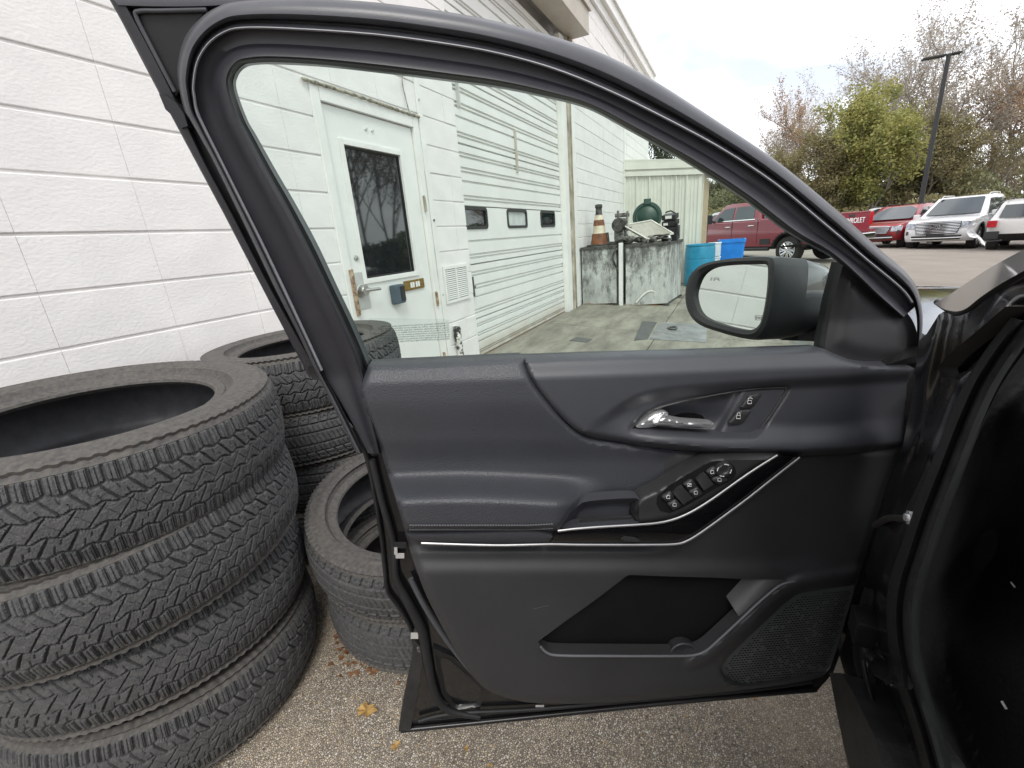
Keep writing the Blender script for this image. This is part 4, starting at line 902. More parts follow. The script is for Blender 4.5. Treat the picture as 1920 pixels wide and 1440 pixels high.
def tree_mesh(seed, H, spread, nl, leafsize, twig, trunk_frac=.3, levels=4, upright=.55, leafbias=0.0, kids=(4, 5, 5, 4), r0=None):
    """trunk and limbs as tapered tubes; leaves scattered along the outer twigs"""
    rr = random.Random(seed); tr = MB(); tips = []
    r0 = r0 or H*.016
    def grow(p, d, L_, r, lev):
        n = 4 if lev < 2 else 3; P = [p]; q = p; dd = d
        for i in range(n):
            dd = (dd+Vector((rr.gauss(0, .16), rr.gauss(0, .16), rr.gauss(.05, .08)))).normalized(); q = q+dd*(L_/n); P.append(q)
        e = r*(.55 if lev < levels else .3)
        tr.tube(P, [r+(e-r)*i/n for i in range(n+1)], 8 if lev == 0 else (5 if lev == 1 else 3), cap=False)
        if lev >= levels-1: tips.append((P, lev))
        if lev < levels:
            k = kids[min(lev, len(kids)-1)]
            for i in range(k):
                t = (trunk_frac+(1-trunk_frac)*(i+rr.random())/k) if lev == 0 else (.25+.75*(i+rr.random())/k)
                s = min(n-1, int(t*n)); f = t*n-s; pp = P[s].lerp(P[s+1], f)
                a = rr.uniform(0, 6.283); side = Vector((math.cos(a), math.sin(a), 0)); ang = rr.uniform(.45, .95) if lev == 0 else rr.uniform(.4, 1.0)
                ax = (dd if lev else Vector((0, 0, 1))); nd = (ax*math.cos(ang)+side*math.sin(ang)*spread+Vector((0, 0, upright*.35))).normalized()
                grow(pp, nd, L_*(rr.uniform(.45, .68) if lev else rr.uniform(.42, .62)), r*(.48 if lev == 0 else .55)*rr.uniform(.8, 1.1), lev+1)
    grow(Vector((0, 0, -.1)), Vector((rr.gauss(0, .03), rr.gauss(0, .03), 1)), H*.72, r0, 0)
    V = []; F = []
    for i in range(nl):
        P, lev = tips[rr.randrange(len(tips))]; s = rr.randrange(len(P)-1); c = P[s].lerp(P[s+1], rr.random())
        c = c+Vector((rr.gauss(0, twig), rr.gauss(0, twig), rr.gauss(0, twig)))
        if c.z < H*leafbias: continue
        u = Vector((rr.gauss(0, 1), rr.gauss(0, 1), rr.gauss(0, .7))).normalized(); w = u.orthogonal().normalized(); w.rotate(Matrix.Rotation(rr.uniform(0, 6.28), 3, u)); s_ = leafsize*rr.uniform(.6, 1.35)
        k = len(V); V += [c-u*s_, c+w*s_*.55, c+u*s_, c-w*s_*.55]; F.append((k, k+1, k+2, k+3))
    return mesh_data('trunk', tr.V, tr.F, 60, [M_BARK]), V, F
def tree(kind, label, loc, variants, rz, scale, leaf, barkm, group):
    tm, cm = variants
    r = thing('tree' if kind is None else kind, label, 'tree', loc, rz, group); r.scale = scale
    t = bpy.data.objects.new('trunk', tm); COL.objects.link(t); t.parent = r; t.material_slots[0].link = 'OBJECT'; t.material_slots[0].material = barkm
    if cm is not None:
        c = bpy.data.objects.new('crown', cm); COL.objects.link(c); c.parent = r; c.material_slots[0].link = 'OBJECT'; c.material_slots[0].material = leaf
    return r
def variant(*a, **k):
    tm, V, F = tree_mesh(*a, **k); return tm, mesh_data('crown', V, F, 0, [LEAF['tan']])
BARE = [variant(11, 12, .85, 3600, .075, .12, .30, levels=4, kids=(6, 5, 5, 3), r0=.10), variant(12, 13, .8, 3900, .075, .12, .30, kids=(6, 5, 5, 3), r0=.10), variant(13, 11, .9, 3300, .075, .12, .25, kids=(6, 5, 4, 4), r0=.09)]
FULL = [variant(21, 8.5, 1.15, 30000, .10, .24, .10, kids=(8, 6, 5, 4)), variant(22, 9, 1.1, 26000, .10, .24, .06, kids=(8, 6, 5, 4))]
SPARSE = [variant(31, 12, .8, 7000, .08, .14, .16, kids=(6, 6, 5, 3), r0=.11), variant(32, 11, .85, 6000, .08, .14, .12, kids=(6, 6, 5, 3), r0=.11)]
EVER = [variant(41, 9, 1.0, 9000, .11, .22, .1, 3, -.2, kids=(30, 7, 4), r0=.12)]
G1 = 'trees along the far edge of the lot'
def T(u, v, d, label, var, s, leaf, bk, rz, kind=None, sx=1.0, group=G1):
    p = at_depth(u, v, d); z = float(ground_z(p[1]))
    return tree(kind, label, (p[0], p[1], z), var, rz, (s*sx, s*sx, s), LEAF[leaf], bk, group)
T(1625, 420, 28, 'broad yellow green leafy tree beside the lamp post, still in full leaf', FULL[0], .86, 'green', M_BARK, .4, 'leafy_tree', 1.0)
T(1555, 420, 31, 'lower dull green bushy tree left of the full yellow green one', FULL[1], .70, 'olive', M_BARK, 2.2, 'leafy_tree', 1.1)
T(1700, 420, 30, 'olive leafy tree with a pale forked trunk behind the red sport utility', FULL[1], .72, 'olive', M_BARK, 3.4, 'leafy_tree', .95)
T(1492, 400, 40, 'brownish half bare tree left of the green tree, seen over the door frame', SPARSE[0], .86, 'rust', M_BARK, 1.0, 'autumn_tree', .85)
T(1440, 400, 43, 'pale thin tree at the left end of the row, over the red pickup', SPARSE[1], .84, 'tan', M_BARK, 3.0, 'autumn_tree', .85)
T(1530, 400, 44, 'grey brown bare tree between the brownish and the green tree', BARE[2], .95, 'tan', M_BARK, 3.0, 'bare_tree', .95)
T(1610, 400, 37, 'tall nearly bare tree rising behind the yellow green one', BARE[1], .98, 'tan', M_BARK, .2, 'bare_tree', 1.15)
T(1665, 400, 38, 'bare tree with a broad twiggy crown left of the lamp head', BARE[0], 1.06, 'tan', M_BARK, 5.2, 'bare_tree', 1.2)
T(1745, 400, 35, 'tall bare tree directly behind the lamp post with fine upright twigs', BARE[0], 1.02, 'tan', M_BARK, 1.4, 'bare_tree', 1.2)
T(1815, 400, 33, 'rust leaved tree behind the white sport utility', SPARSE[0], .84, 'rust', M_BARK, 2.5, 'autumn_tree', 1.0)
T(1885, 400, 31, 'tall bare tree at the right end of the row above the damaged car', BARE[1], 1.02, 'tan', M_BARK, 4.2, 'bare_tree', 1.05)
T(1765, 400, 31, 'dull olive tree with thin trunks right of the lamp post', SPARSE[1], .64, 'olive', M_BARK, .9, 'autumn_tree', 1.1)
T(1945, 400, 30, 'orange brown tree just right of the damaged car', SPARSE[0], .88, 'rust', M_BARK, 5.0, 'autumn_tree', 1.0)
T(1860, 400, 29, 'low olive tree behind the damaged car', SPARSE[1], .52, 'olive', M_BARK, 4.4, 'autumn_tree', 1.2)
T(1700, 400, 42, 'slender bare tree far behind, between two leafy crowns', BARE[2], 1.22, 'tan', M_BARK, 2.0, 'bare_tree', 1.0)
T(1585, 405, 33, 'second yellowish bushy tree just left of the full green one', FULL[0], .80, 'green', M_BARK, 2.9, 'leafy_tree', .9)
T(1652, 410, 37, 'dull bushy tree filling the gap under the full green crown', FULL[1], .55, 'dull', M_BARK, 2.6, 'leafy_tree', 1.2)
T(1725, 410, 33, 'tan leaved tree filling the gap behind the lamp post', SPARSE[0], .74, 'tan', M_BARK, 1.9, 'autumn_tree', 1.15)
T(1790, 405, 34, 'wide tan and olive tree behind the white sport utility', SPARSE[0], .70, 'olive', M_BARK, .5, 'autumn_tree', 1.2)
T(1900, 405, 33, 'thick rust and olive tree behind the damaged car', SPARSE[1], .74, 'rust', M_BARK, 1.5, 'autumn_tree', 1.1)
T(1465, 405, 38, 'sparse tan tree above the pickup bed, left of the brownish one', SPARSE[1], .72, 'tan', M_BARK, 5.5, 'autumn_tree', 1.0)
T(1520, 405, 36, 'light olive tree close beside the bushy ones at the left', SPARSE[0], .66, 'olive', M_BARK, 4.1, 'autumn_tree', 1.1)
T(1365, 400, 44, 'dark evergreen left over the red pickup cab', EVER[0], .62, 'dull', M_BARKD, .3, 'evergreen_tree', 1.5)
T(1405, 400, 50, 'olive evergreen beside the pale thin tree', EVER[0], .66, 'olive', M_BARKD, 1.3, 'evergreen_tree', 1.5)
T(1325, 400, 48, 'broad olive tree directly behind the shed roof corner', FULL[1], .66, 'olive', M_BARKD, 1.9, 'leafy_tree', 1.3)
T(1238, 400, 70, 'tall thin conifer just past the end of the workshop', EVER[0], 1.75, 'dark', M_BARKD, 2.0, 'evergreen_tree', .45)
T(1285, 400, 66, 'rounded dark tree top past the workshop, right of the thin conifer', FULL[1], 1.02, 'dark', M_BARKD, .8, 'leafy_tree', .9)
# undergrowth and far wood as one mass each
def mass(name, label, rows, n, size, leaf, hgt, seed):
    rr = np.random.default_rng(seed); V = []; F = []
    A, B = np.array(rows[0]), np.array(rows[1]); t = rr.random(n); dep = rr.normal(0, 1.2, n); dirv = (B-A)/np.linalg.norm(B-A); nrm = np.array([-dirv[1], dirv[0]])
    hh = hgt*(.74+.16*np.sin(t*37)+.10*np.sin(t*91+2)); z = hh*np.sqrt(rr.random(n))
    P = A+(B-A)*t[:, None]+nrm*dep[:, None]
    C = np.c_[P, ground_z(P[:, 1])+z]; u = rr.normal(0, 1, (n, 3)); u /= np.linalg.norm(u, axis=1)[:, None]; w = np.cross(u, rr.normal(0, 1, (n, 3))); w /= np.linalg.norm(w, axis=1)[:, None]
    s = (size*rr.uniform(.5, 1.4, n))[:, None]
    V = np.stack([C-u*s, C+w*s*.6, C+u*s, C-w*s*.6], 1).reshape(-1, 3); F = np.arange(4*n).reshape(-1, 4)
    o = obj(name, V, F, LEAF[leaf]); tag(o, label, 'undergrowth', kind='stuff'); return o
mass('undergrowth', 'dark bushes along the back of the lot', ((48, 14), (30, -21)), 34000, .10, 'olive', 2.6, 1)
mass('undergrowth', 'tangled green scrub behind the bushes', ((54, 18), (35, -24)), 30000, .11, 'dull', 4.2, 2)
mass('far_wood', 'hazy wood closing off the view', ((84, 40), (58, -45)), 36000, .20, 'dull', 6.5, 3)
# behind the photographer: bare trees that the workshop door's pane mirrors
for i, (x, y, k) in enumerate(((19.5, -14.5, 0), (22.5, -16, 1), (25.5, -17, 2), (17, -13.5, 2), (28.5, -19, 0))):
    tree('bare_tree', ['bare tree farthest behind the photographer', 'tall bare tree across the lot behind the photographer', 'forked bare tree across the lot', 'small bare tree near the lot corner', 'bare tree at the far end across the lot'][i], (x, y, float(ground_z(y))), BARE[k], i*1.1, (1, 1, 1), LEAF['tan'], M_BARKD, 'trees mirrored in the door pane')

mass('undergrowth', 'dark thicket beyond the lot, mirrored in the door pane', ((14, -16), (34, -24)), 9000, .20, 'dark', 2.6, 6)
# ------------------------------------------------------------------ used tyres stacked by the wall
def tyre_rubber(name, c1, c2, lo=.42, hi=.70, sc=16):
    m = mat(name, c1, .72, var=0, scale=sc, col2=c2, lo=lo, hi=hi, bump=.35, bscale=260, detail=10)
    n, l, b = nodes_of(m); return m
M_TREAD = tyre_rubber('dusty_tread', (.066, .067, .069), (.105, .104, .102), sc=60); M_SIDE = tyre_rubber('dusty_sidewall', (.055, .053, .051), (.118, .105, .092), .36, .72, sc=90)
M_LINER = mat('inner_liner', (.065, .065, .07), .5, var=.2, scale=30)
nn, ll, bb = nodes_of(M_LINER)
def tri(x): return 2*np.abs(x-np.floor(x+.5))
def tread_all_terrain(a, x, h):
    """groove depth 0..1; a along the tread, x across, h half width: paired shoulder lugs, stepped grooves, slanted mid blocks, a Z-cut centre rib"""
    P = .042; u = a/P; d = np.zeros_like(a); ax = np.abs(x); sg = np.sign(x); us = u+.37*(sg > 0)
    st1 = np.clip(2.2*(tri(us)-.5), -1, 1)*.0038; g1 = ax-.60*h-st1; d = np.maximum(d, smooth01((.0036-np.abs(g1))/.0010))
    st2 = np.clip(2.6*(tri(us+.3)-.5), -1, 1)*.0036; g2 = ax-.215*h-st2; d = np.maximum(d, smooth01((.0029-np.abs(g2))/.0010))
    sh = g1 > 0
    f = us % 1; d = np.maximum(d, np.where(sh, smooth01((.062-np.abs(f-.5))/.02), 0)); f = (us+.5) % 1; d = np.maximum(d, np.where(sh, .75*smooth01((.040-np.abs(f-.5))/.02), 0))
    f2 = (us*6) % 1; d = np.maximum(d, np.where(sh & (ax < .97*h), .38*smooth01((.15-np.abs(f2-.5))/.08), 0))
    mid = (~sh) & (g2 > 0)
    f = (us+15*(ax-.4*h)) % 1; d = np.maximum(d, np.where(mid, .95*smooth01((.068-np.abs(f-.5))/.02), 0))
    f = (us+.5+7*(ax-.4*h)+.10*np.sign(ax-.41*h)) % 1; d = np.maximum(d, np.where(mid, .42*smooth01((.038-np.abs(f-.5))/.02), 0))
    c = g2 <= 0
    f = (u-20*x) % 1; d = np.maximum(d, np.where(c, .8*smooth01((.052-np.abs(f-.5))/.02), 0)); f = (u+.5+20*x) % 1; d = np.maximum(d, np.where(c, .42*smooth01((.030-np.abs(f-.5))/.02), 0))
    return d
def tread_highway(a, x, h):
    P = .034; u = a/P; d = np.zeros_like(a); ax = np.abs(x); sg = np.sign(x)
    for g in (.26, .62): d = np.maximum(d, smooth01((.0042-np.abs(ax-g*h))/.0014))
    d = np.maximum(d, smooth01((.0022-np.abs(ax-.84*h-.0015*np.sign(tri(u*2)-.5)))/.001)*.6)
    sh = ax > .62*h; f = (u-10*ax) % 1; d = np.maximum(d, np.where(sh, .85*smooth01((.13-np.abs(f-.5))/.05), 0))
    f = (u*2+20*x) % 1; d = np.maximum(d, np.where(~sh, .5*smooth01((.12-np.abs(f-.5))/.06), 0)); return d
def tyre_meshes(key, R, Rb, w, pat, NA, NX):
    h = R-Rb
    prof = [(Rb+.012, .80*w), (Rb, .845*w), (Rb+.003, .875*w), (Rb+.012, .885*w), (Rb+.016, .90*w), (Rb+.026, .905*w), (Rb+.030, .890*w), (Rb+.036, .890*w), (Rb+.042, .915*w), (Rb+.32*h, .972*w), (Rb+.36*h, .972*w), (Rb+.38*h, .98*w), (Rb+.52*h, .998*w), (Rb+.55*h, .992*w), (Rb+.72*h, .988*w), (Rb+.74*h, .993*w), (Rb+.86*h, .962*w), (R-.024, .930*w), (R-.0145, .895*w), (R-.020, .84*w)]
    prof = prof+[(r, w-z) for r, z in prof[::-1]]
    NS = 440; k = len(prof); pr = np.array(prof); t = np.linspace(0, 2*np.pi, NS, endpoint=False)
    r = np.repeat(pr[None, :, 0], NS, 0).copy(); z = np.repeat(pr[None, :, 1], NS, 0).copy()
    # moulded shoulder ticks and raised marks on the sidewall
    tick = (np.arange(NS) % 4 < 2)
    for i in (16, 17): z[tick, i] += .0032; r[tick, i] += .0015
    for i in (k-17, k-18): z[tick, i] -= .0032
    rr_ = np.random.default_rng(len(key)+3); word = np.zeros(NS, bool)
    for s0 in (16, 236): word[s0:s0+92] = np.repeat(rr_.random(46) < .62, 2)
    for i in (12, 13): z[word, i] += .0035
    V = np.stack([r*np.cos(t)[:, None], r*np.sin(t)[:, None], z], -1).reshape(-1, 3)
    F = [(a*k+i, ((a+1) % NS)*k+i, ((a+1) % NS)*k+i+1, a*k+i+1) for a in range(NS) for i in range(k-1)]
    side = mesh_data('sidewall', V, F, 40, [M_SIDE])
    pi = [(Rb+.0125, .80*w), (Rb+.03, .835*w), (Rb+.5*h, .93*w), (R-.04, .89*w), (R-.024, .80*w), (R-.020, .5*w), (R-.024, .20*w), (R-.04, .11*w), (Rb+.5*h, .07*w), (Rb+.03, .165*w), (Rb+.0125, .20*w)]
    mb = MB(); NL = 160; kk = len(pi)
    for a in range(NL):
        f = .0035 if a % 4 == 0 else 0
        for r_, z_ in pi: mb.V.append(((r_-f)*math.cos(2*math.pi*a/NL), (r_-f)*math.sin(2*math.pi*a/NL), z_))
    LF = [(a*kk+i, a*kk+i+1, ((a+1) % NL)*kk+i+1, ((a+1) % NL)*kk+i) for a in range(NL) for i in range(kk-1)]
    liner = mesh_data('inner_liner', mb.V, LF, 40, [M_LINER])
    # tread: a fine grid with the grooves cut in
    hw = .5*w*.80; xx = np.linspace(-hw, hw, NX); tt = np.linspace(0, 2*np.pi, NA, endpoint=False)
    TT, X = np.meshgrid(tt, xx, indexing='ij'); per = .042 if pat is tread_all_terrain else .034
    circ = round(2*np.pi*R/per)*per; D = pat(TT/(2*np.pi)*circ, X, hw)
    crown = R-.0015-.012*np.abs(X/hw)**2.6; end = smooth01((np.abs(X)/hw-.965)/.035)
    rad = crown-D*.0072-end*.008+.0004*rng.standard_normal(D.shape)
    V = np.stack([rad*np.cos(TT), rad*np.sin(TT), X+w/2], -1).reshape(-1, 3)
    ia = np.arange(NA)[:, None]*NX; ib = ((np.arange(NA)+1) % NA)[:, None]*NX; j = np.arange(NX-1)[None, :]
    Q = np.stack([ia+j, ib+j, ib+j+1, ia+j+1], -1).reshape(-1, 4)
    me = bpy.data.meshes.new('tread'); me.vertices.add(len(V)); me.vertices.foreach_set('co', V.ravel().astype('f')); me.loops.add(Q.size); me.loops.foreach_set('vertex_index', Q.ravel().astype('i'))
    me.polygons.add(len(Q)); me.polygons.foreach_set('loop_start', np.arange(0, Q.size, 4, dtype='i')); me.materials.append(M_TREAD); me.update(calc_edges=True); me.validate()
    me.polygons.foreach_set('use_smooth', np.ones(len(Q), bool)); me.set_sharp_from_angle(angle=R_(38))
    return side, liner, me
TY = dict(lower=tyre_meshes('lower', .378, .245, .225, tread_all_terrain, 1560, 92), big=tyre_meshes('big', .410, .256, .236, tread_all_terrain, 1750, 96), mid=tyre_meshes('mid', .385, .245, .225, tread_all_terrain, 1300, 76), small=tyre_meshes('small', .335, .228, .205, tread_highway, 1100, 66), road=tyre_meshes('road', .375, .245, .215, tread_highway, 1200, 66))
def tyre(kind, loc, rz, tilt, label, group):
    o = thing('tyre', label, 'tyre', loc, group=group, rot=(tilt[0], tilt[1], rz))
    for nm, me in zip(('sidewall', 'inner_liner', 'tread'), TY[kind]):
        c = bpy.data.objects.new(nm, me); COL.objects.link(c); c.parent = o
    return o
GA, GB, GC = 'tyres of the tall front stack', 'tyres of the stack by the wall', 'tyres of the low stack behind the door'
S1 = (.475, 1.40); g = float(ground_z(1.40))
hs = [.0, .218, .435, .650]
offs = [(-.014, .014), (-.004, .004), (-.004, .004), (-.010, .006)]
tl_ = [(.055, .01), (.05, -.01), (.06, .0), (.055, .012)]
lab1 = ['bottom all terrain tyre of the tall front stack, standing on the pavement', 'second tyre from the ground in the tall front stack', 'third tyre from the ground in the tall front stack, just under the top one', 'topmost all terrain tyre of the tall front stack, its open hole facing up']
for i in range(4): tyre('lower' if i < 2 else 'big', (S1[0]+offs[i][0], S1[1]+offs[i][1], g+.012+hs[i]), .7+1.9*i, (tl_[i][0], tl_[i][1]), lab1[i], GA)
S2 = (1.28, 1.60); g2 = float(ground_z(1.6))
lab2 = ['bottom tyre of the stack against the wall, nearly hidden', 'second tyre from the ground in the stack against the wall', 'third tyre from the ground in the stack against the wall', 'topmost tyre of the stack against the wall, seen partly through the car window']
for i in range(4): tyre('mid' if i == 3 else 'road', (S2[0]+(.0, .03, -.02, 0)[i], S2[1]+(.01, -.01, .012, 0)[i], g2+.006+(.0, .207, .414, .622)[i]), 1.3*i, (.03, .0), lab2[i], GB)
S3 = (1.03, .93); g3 = float(ground_z(.93))
tyre('small', (S3[0]-.005, S3[1], g3+.008), .4, (.07, .0), 'lower tyre of the low stack behind the open car door', GC)
tyre('small', (S3[0]-.015, S3[1]+.01, g3+.258), 0, (.15, -.11), 'upper tyre of the low stack, leaning with its hole showing beside the car door', GC)
# leaves and grit on the pavement
LM = mat('dry_leaf', (.33, .19, .06), .7, var=.2, scale=40, col2=(.52, .33, .11), space='obj'); LM2 = mat('brown_leaf', (.20, .09, .035), .8, var=.3, scale=40, space='obj')
def leaf(px, size, rz, label, m, seed):
    r = ray(*px); t = (0-CAM_H)/(r[2]-.08*r[1]); p = CAMP+r*t
    rr = random.Random(seed); out = [(0, -1.0), (.30, -.55), (.62, -.42), (.42, .0), (.70, .50), (.30, .55), (.05, 1.05), (-.22, .62), (-.55, .55), (-.40, .05), (-.62, -.35), (-.28, -.50)]
    V = [(0, 0, .10*size)]+[(x*size*rr.uniform(.85, 1.1), y*size*rr.uniform(.85, 1.1), size*(.05+.28*rr.random())) for x, y in out]
    o = obj('fallen_leaf', V, [(0, i, i % 12+1) for i in range(1, 13)], m); o.location = (p[0], p[1], float(ground_z(p[1]))+.003); o.rotation_euler = (0, 0, rz)
    return tag(o, label, 'leaf', 'leaves fallen on the pavement')
leaf((688, 1335), .034, .3, 'large yellow leaf lying between the front tyres and the door corner', LM, 1)
leaf((742, 1400), .015, 1.3, 'narrow tan leaf just below the door corner', LM, 2)
leaf((875, 1405), .010, 2.0, 'tiny yellow leaf below the middle of the door edge', LM, 3)
leaf((1415, 1310), .010, .5, 'tiny yellow leaf near the car sill', LM, 4)
leaf((700, 1262), .014, 1.1, 'small orange leaf against the low tyre stack', LM2, 5)
leaf((640, 1235), .013, 2.7, 'brown leaf tucked under the low tyre stack', LM2, 6)
leaf((920, 1437), .008, .1, 'yellow leaf at the bottom edge of the picture', LM, 7)
gm_ = MB(); rr_ = random.Random(12)
for i in range(800):
    a = rr_.random(); x = .62+.35*rr_.random()+.1*a; y = 1.05+.30*rr_.random()-.5*a*rr_.random(); 
    if math.hypot(x-S1[0], y-S1[1]) < .40 or math.hypot(x-S3[0], y-S3[1]) < .29: continue
    s = rr_.uniform(.003, .012); z = float(ground_z(y))+.002; t = rr_.random()*6
    gm_.add([(x+s*math.cos(t+k*2.1)*rr_.uniform(.5, 1), y+s*math.sin(t+k*2.1), z+rr_.uniform(0, .008)) for k in range(3)], [(0, 1, 2)])
tag(gm_.obj('leaf_litter', LM2, recalc=False), kind='stuff')
# loose stones on the aggregate near the camera
sm_ = MB(); pal = [mat('pale_stone', (.50, .46, .40), .7, var=.15, scale=60), mat('tan_stone', (.40, .27, .14), .7, var=.2, scale=60), mat('dark_stone', (.10, .085, .07), .7, var=.2, scale=60)]
for i in range(2600):
    x = rr_.uniform(.25, 1.35); y = rr_.uniform(-.25, 1.1); 
    s = rr_.uniform(.0018, .0042); z = float(ground_z(y)); t = rr_.random()*6; mi = rr_.choice((0, 0, 1, 2))
    q = [(x+s*math.cos(t+k*1.57)*rr_.uniform(.7, 1.2), y+s*math.sin(t+k*1.57)*rr_.uniform(.7, 1.2), z) for k in range(4)]+[(x, y, z+s*.9)]
    sm_.add(q, [(0, 1, 4), (1, 2, 4), (2, 3, 4), (3, 0, 4)], mi)
tag(sm_.obj('gravel', pal, recalc=False), kind='stuff')
# ------------------------------------------------------------------ the black car: open front door and the body at its hinge
RTW = np.array([math.sin(HEAD), -math.cos(HEAD), 0]); FWW = np.array([math.cos(HEAD), math.sin(HEAD), 0])
DA = R_(85); DM = -math.cos(DA)*RTW+math.sin(DA)*FWW      # away from the viewer, square to the open door
DNRM = -DM; DC0, DZB = .817, 1.09
def dsurf(u, v, h, k_up=.24, k_lo=.075):
    """point on the door's inner face: lower half and the inward-leaning window frame, h metres proud of it"""
    r = ray(u, v); h = np.asarray(h, float); dz = DZB-CAM_H
    a = r@DM
    t1 = (DC0-h-k_lo*dz)/(a-k_lo*r[..., 2])       # c = c0 - k(zb - z)
    t2 = (DC0-h+k_up*dz)/(a+k_up*r[..., 2])       # c = c0 - k(z - zb)
    return CAMP+r*np.minimum(t1, t2)[..., None]
SIDE_Y = -.27
def csurf(u, v, h):
    r = ray(u, v); t = (SIDE_Y+np.asarray(h, float))/r[..., 1]; return CAMP+r*t[..., None]
CNRM = np.array([0, 1.0, 0])
def gnoise(m, scale, strength, dist):
    n, l, b = nodes_of(m); g = n.new('ShaderNodeNewGeometry'); v = n.new('ShaderNodeTexVoronoi'); v.inputs['Scale'].default_value = scale; l(g.outputs['Position'], v.inputs['Vector'])
    bp = n.new('ShaderNodeBump'); bp.inputs['Strength'].default_value = strength; bp.inputs['Distance'].default_value = dist; l(v.outputs['Distance'], bp.inputs['Height']); l(bp.outputs[0], b.inputs['Normal'])
M_GLOSS = mat('gloss_black_paint', (.008, .008, .009), .22, var=.2, scale=6, coat=1, bump=0)
M_SEMI = mat('semi_gloss_black', (.012, .012, .013), .33, var=.3, scale=12)
M_RUB = mat('grey_rubber_seal', (.068, .069, .077), .36, var=.10, scale=14, bump=.12, bscale=500)
M_FRAME = mat('frame_trim', (.030, .030, .036), .40, var=.08, scale=14, bump=.25, bscale=700)
M_VINYL = mat('padded_vinyl', (.044, .046, .053), .42, var=.06, scale=6); gnoise(M_VINYL, 380, .45, .0014)
M_BELT = mat('soft_belt_trim', (.046, .048, .055), .43, var=.06, scale=8); gnoise(M_BELT, 900, .22, .0006)
M_HARD = mat('hard_grained_plastic', (.033, .033, .035), .46, var=.08, scale=8); gnoise(M_HARD, 850, .30, .0006)
M_DEEP = mat('pocket_plastic', (.006, .006, .0065), .8, spec=.2, var=.15, scale=12)
M_PIANO = mat('piano_black', (.005, .005, .006), .06, var=.1, scale=2, coat=1)
M_SATIN = mat('satin_chrome', (.78, .78, .79), .26, .65, var=.03)
M_PRINT = mat('white_print', (.62, .62, .62), .6, var=.02)
M_BTN = mat('button_plastic', (.028, .028, .029), .42, var=.1, scale=20)
M_SILL = mat('sill_plastic', (.022, .021, .021), .6, var=.35, scale=25, bump=.3, bscale=180)
car = thing('parked_car', 'black car close by with its front door swung wide open', 'car', (1.4, -1.2, float(ground_z(-1.2))))
def K(p, n=6, closed=False): return curve(p, n, closed=closed)
# ---- door shell (painted steel) and its edges
shell_out = [(640, 770), (662, 800), (690, 862), (712, 985), (720, 1050), (724, 1106), (742, 1132), (766, 1172), (776, 1200), (772, 1245), (747, 1371), (778, 1369), (900, 1357), (1000, 1346), (1150, 1331), (1300, 1316), (1420, 1305), (1532, 1296), (1562, 1262), (1585, 1200), (1610, 1120), (1640, 1010), (1675, 900), (1705, 780), (1722, 700), (1724, 640), (1700, 640), (1690, 692), (1640, 694), (1600, 686), (1550, 668), (1100, 682), (720, 698), (690, 700)]
door = patch('car_door', shell_out, dsurf, -.030, M_GLOSS, car, DNRM, 16, skirt=.10)
# rolled flange along the hem and the rear edge
def tube_px(name, P, h, r, m, parent, n=6, surf=dsurf, seg=8, smooth=60):
    P = K(P, n); hh = np.full(len(P), h) if np.isscalar(h) else np.interp(np.linspace(0, 1, len(P)), np.linspace(0, 1, len(h)), h)
    V = surf(P[:, 0], P[:, 1], hh)-base_of(parent); o = MB().tube(V, r, seg).obj(name, m, parent, smooth); return o
tube_px('hem_flange', [(752, 1369), (900, 1354), (1150, 1328), (1300, 1313), (1420, 1302), (1530, 1293)], -.024, .006, M_SEMI, door)
tube_px('hem_seal', [(785, 1352), (850, 1338), (1000, 1330), (1200, 1312), (1400, 1294), (1520, 1278)], -.020, .005, M_BLACK, door)
tube_px('edge_flange', [(664, 800), (690, 866), (713, 990), (721, 1060), (727, 1108), (745, 1135), (768, 1174), (776, 1205)], -.022, .0045, M_SEMI, door)
patch('edge_cladding', [(775, 1200), (788, 1212), (792, 1245), (782, 1300), (770, 1368), (747, 1372), (752, 1340), (766, 1275), (772, 1240)], dsurf, -.012, M_SILL, door, DNRM, 8, skirt=.04)
tube_px('rear_seal', [(697, 862), (716, 940), (738, 1020), (742, 1080), (760, 1120), (790, 1180), (800, 1230), (812, 1290), (838, 1330), (900, 1345)], -.016, [.007, .007, .007, .007, .009, .011, .011, .010, .008, .006], M_BLACK, door)
tube_px('inner_seal', [(770, 1085), (795, 1135), (830, 1190), (868, 1240), (890, 1264)], -.014, .006, M_RUB, door)
patch('shell_pressing', [(812, 1215), (850, 1232), (884, 1262), (915, 1290), (900, 1325), (850, 1332), (828, 1300)], dsurf, lambda P: -.022-.012*smooth01(sdist(P, np.array([(812, 1215), (850, 1232), (884, 1262), (915, 1290), (900, 1325), (850, 1332), (828, 1300)]))/14), M_SEMI, door, DNRM, 7, skirt=.01)
lt = MB(); 
def dbox(mb, c, du, dv, h0, h1):
    u, v = c; P = [(u-du, v-dv), (u+du, v-dv), (u+du, v+dv), (u-du, v+dv)]; P = np.array(P, float)
    A = dsurf(P[:, 0], P[:, 1], np.full(4, h0)); B = dsurf(P[:, 0], P[:, 1], np.full(4, h1))
    mb.add(np.vstack([A, B])-base_of(door), [(0, 1, 2, 3), (4, 7, 6, 5), (0, 4, 5, 1), (1, 5, 6, 2), (2, 6, 7, 3), (3, 7, 4, 0)]); return mb
dbox(dbox(MB(), (748, 1042), 10, 5, -.03, -.010), (742, 1033), 3, 7, -.02, -.008).obj('door_latch', M_SATIN, door)
dbox(MB(), (749, 1022), 13, 6, -.03, -.010).obj('latch_cover', M_BLACK, door)
dbox(MB(), (777, 1192), 7, 6, -.035, -.010).obj('edge_clip', M_SATIN, door)
dbox(MB(), (785, 1218), 3, 5, -.030, -.012).obj('edge_clip', M_SATIN, door)
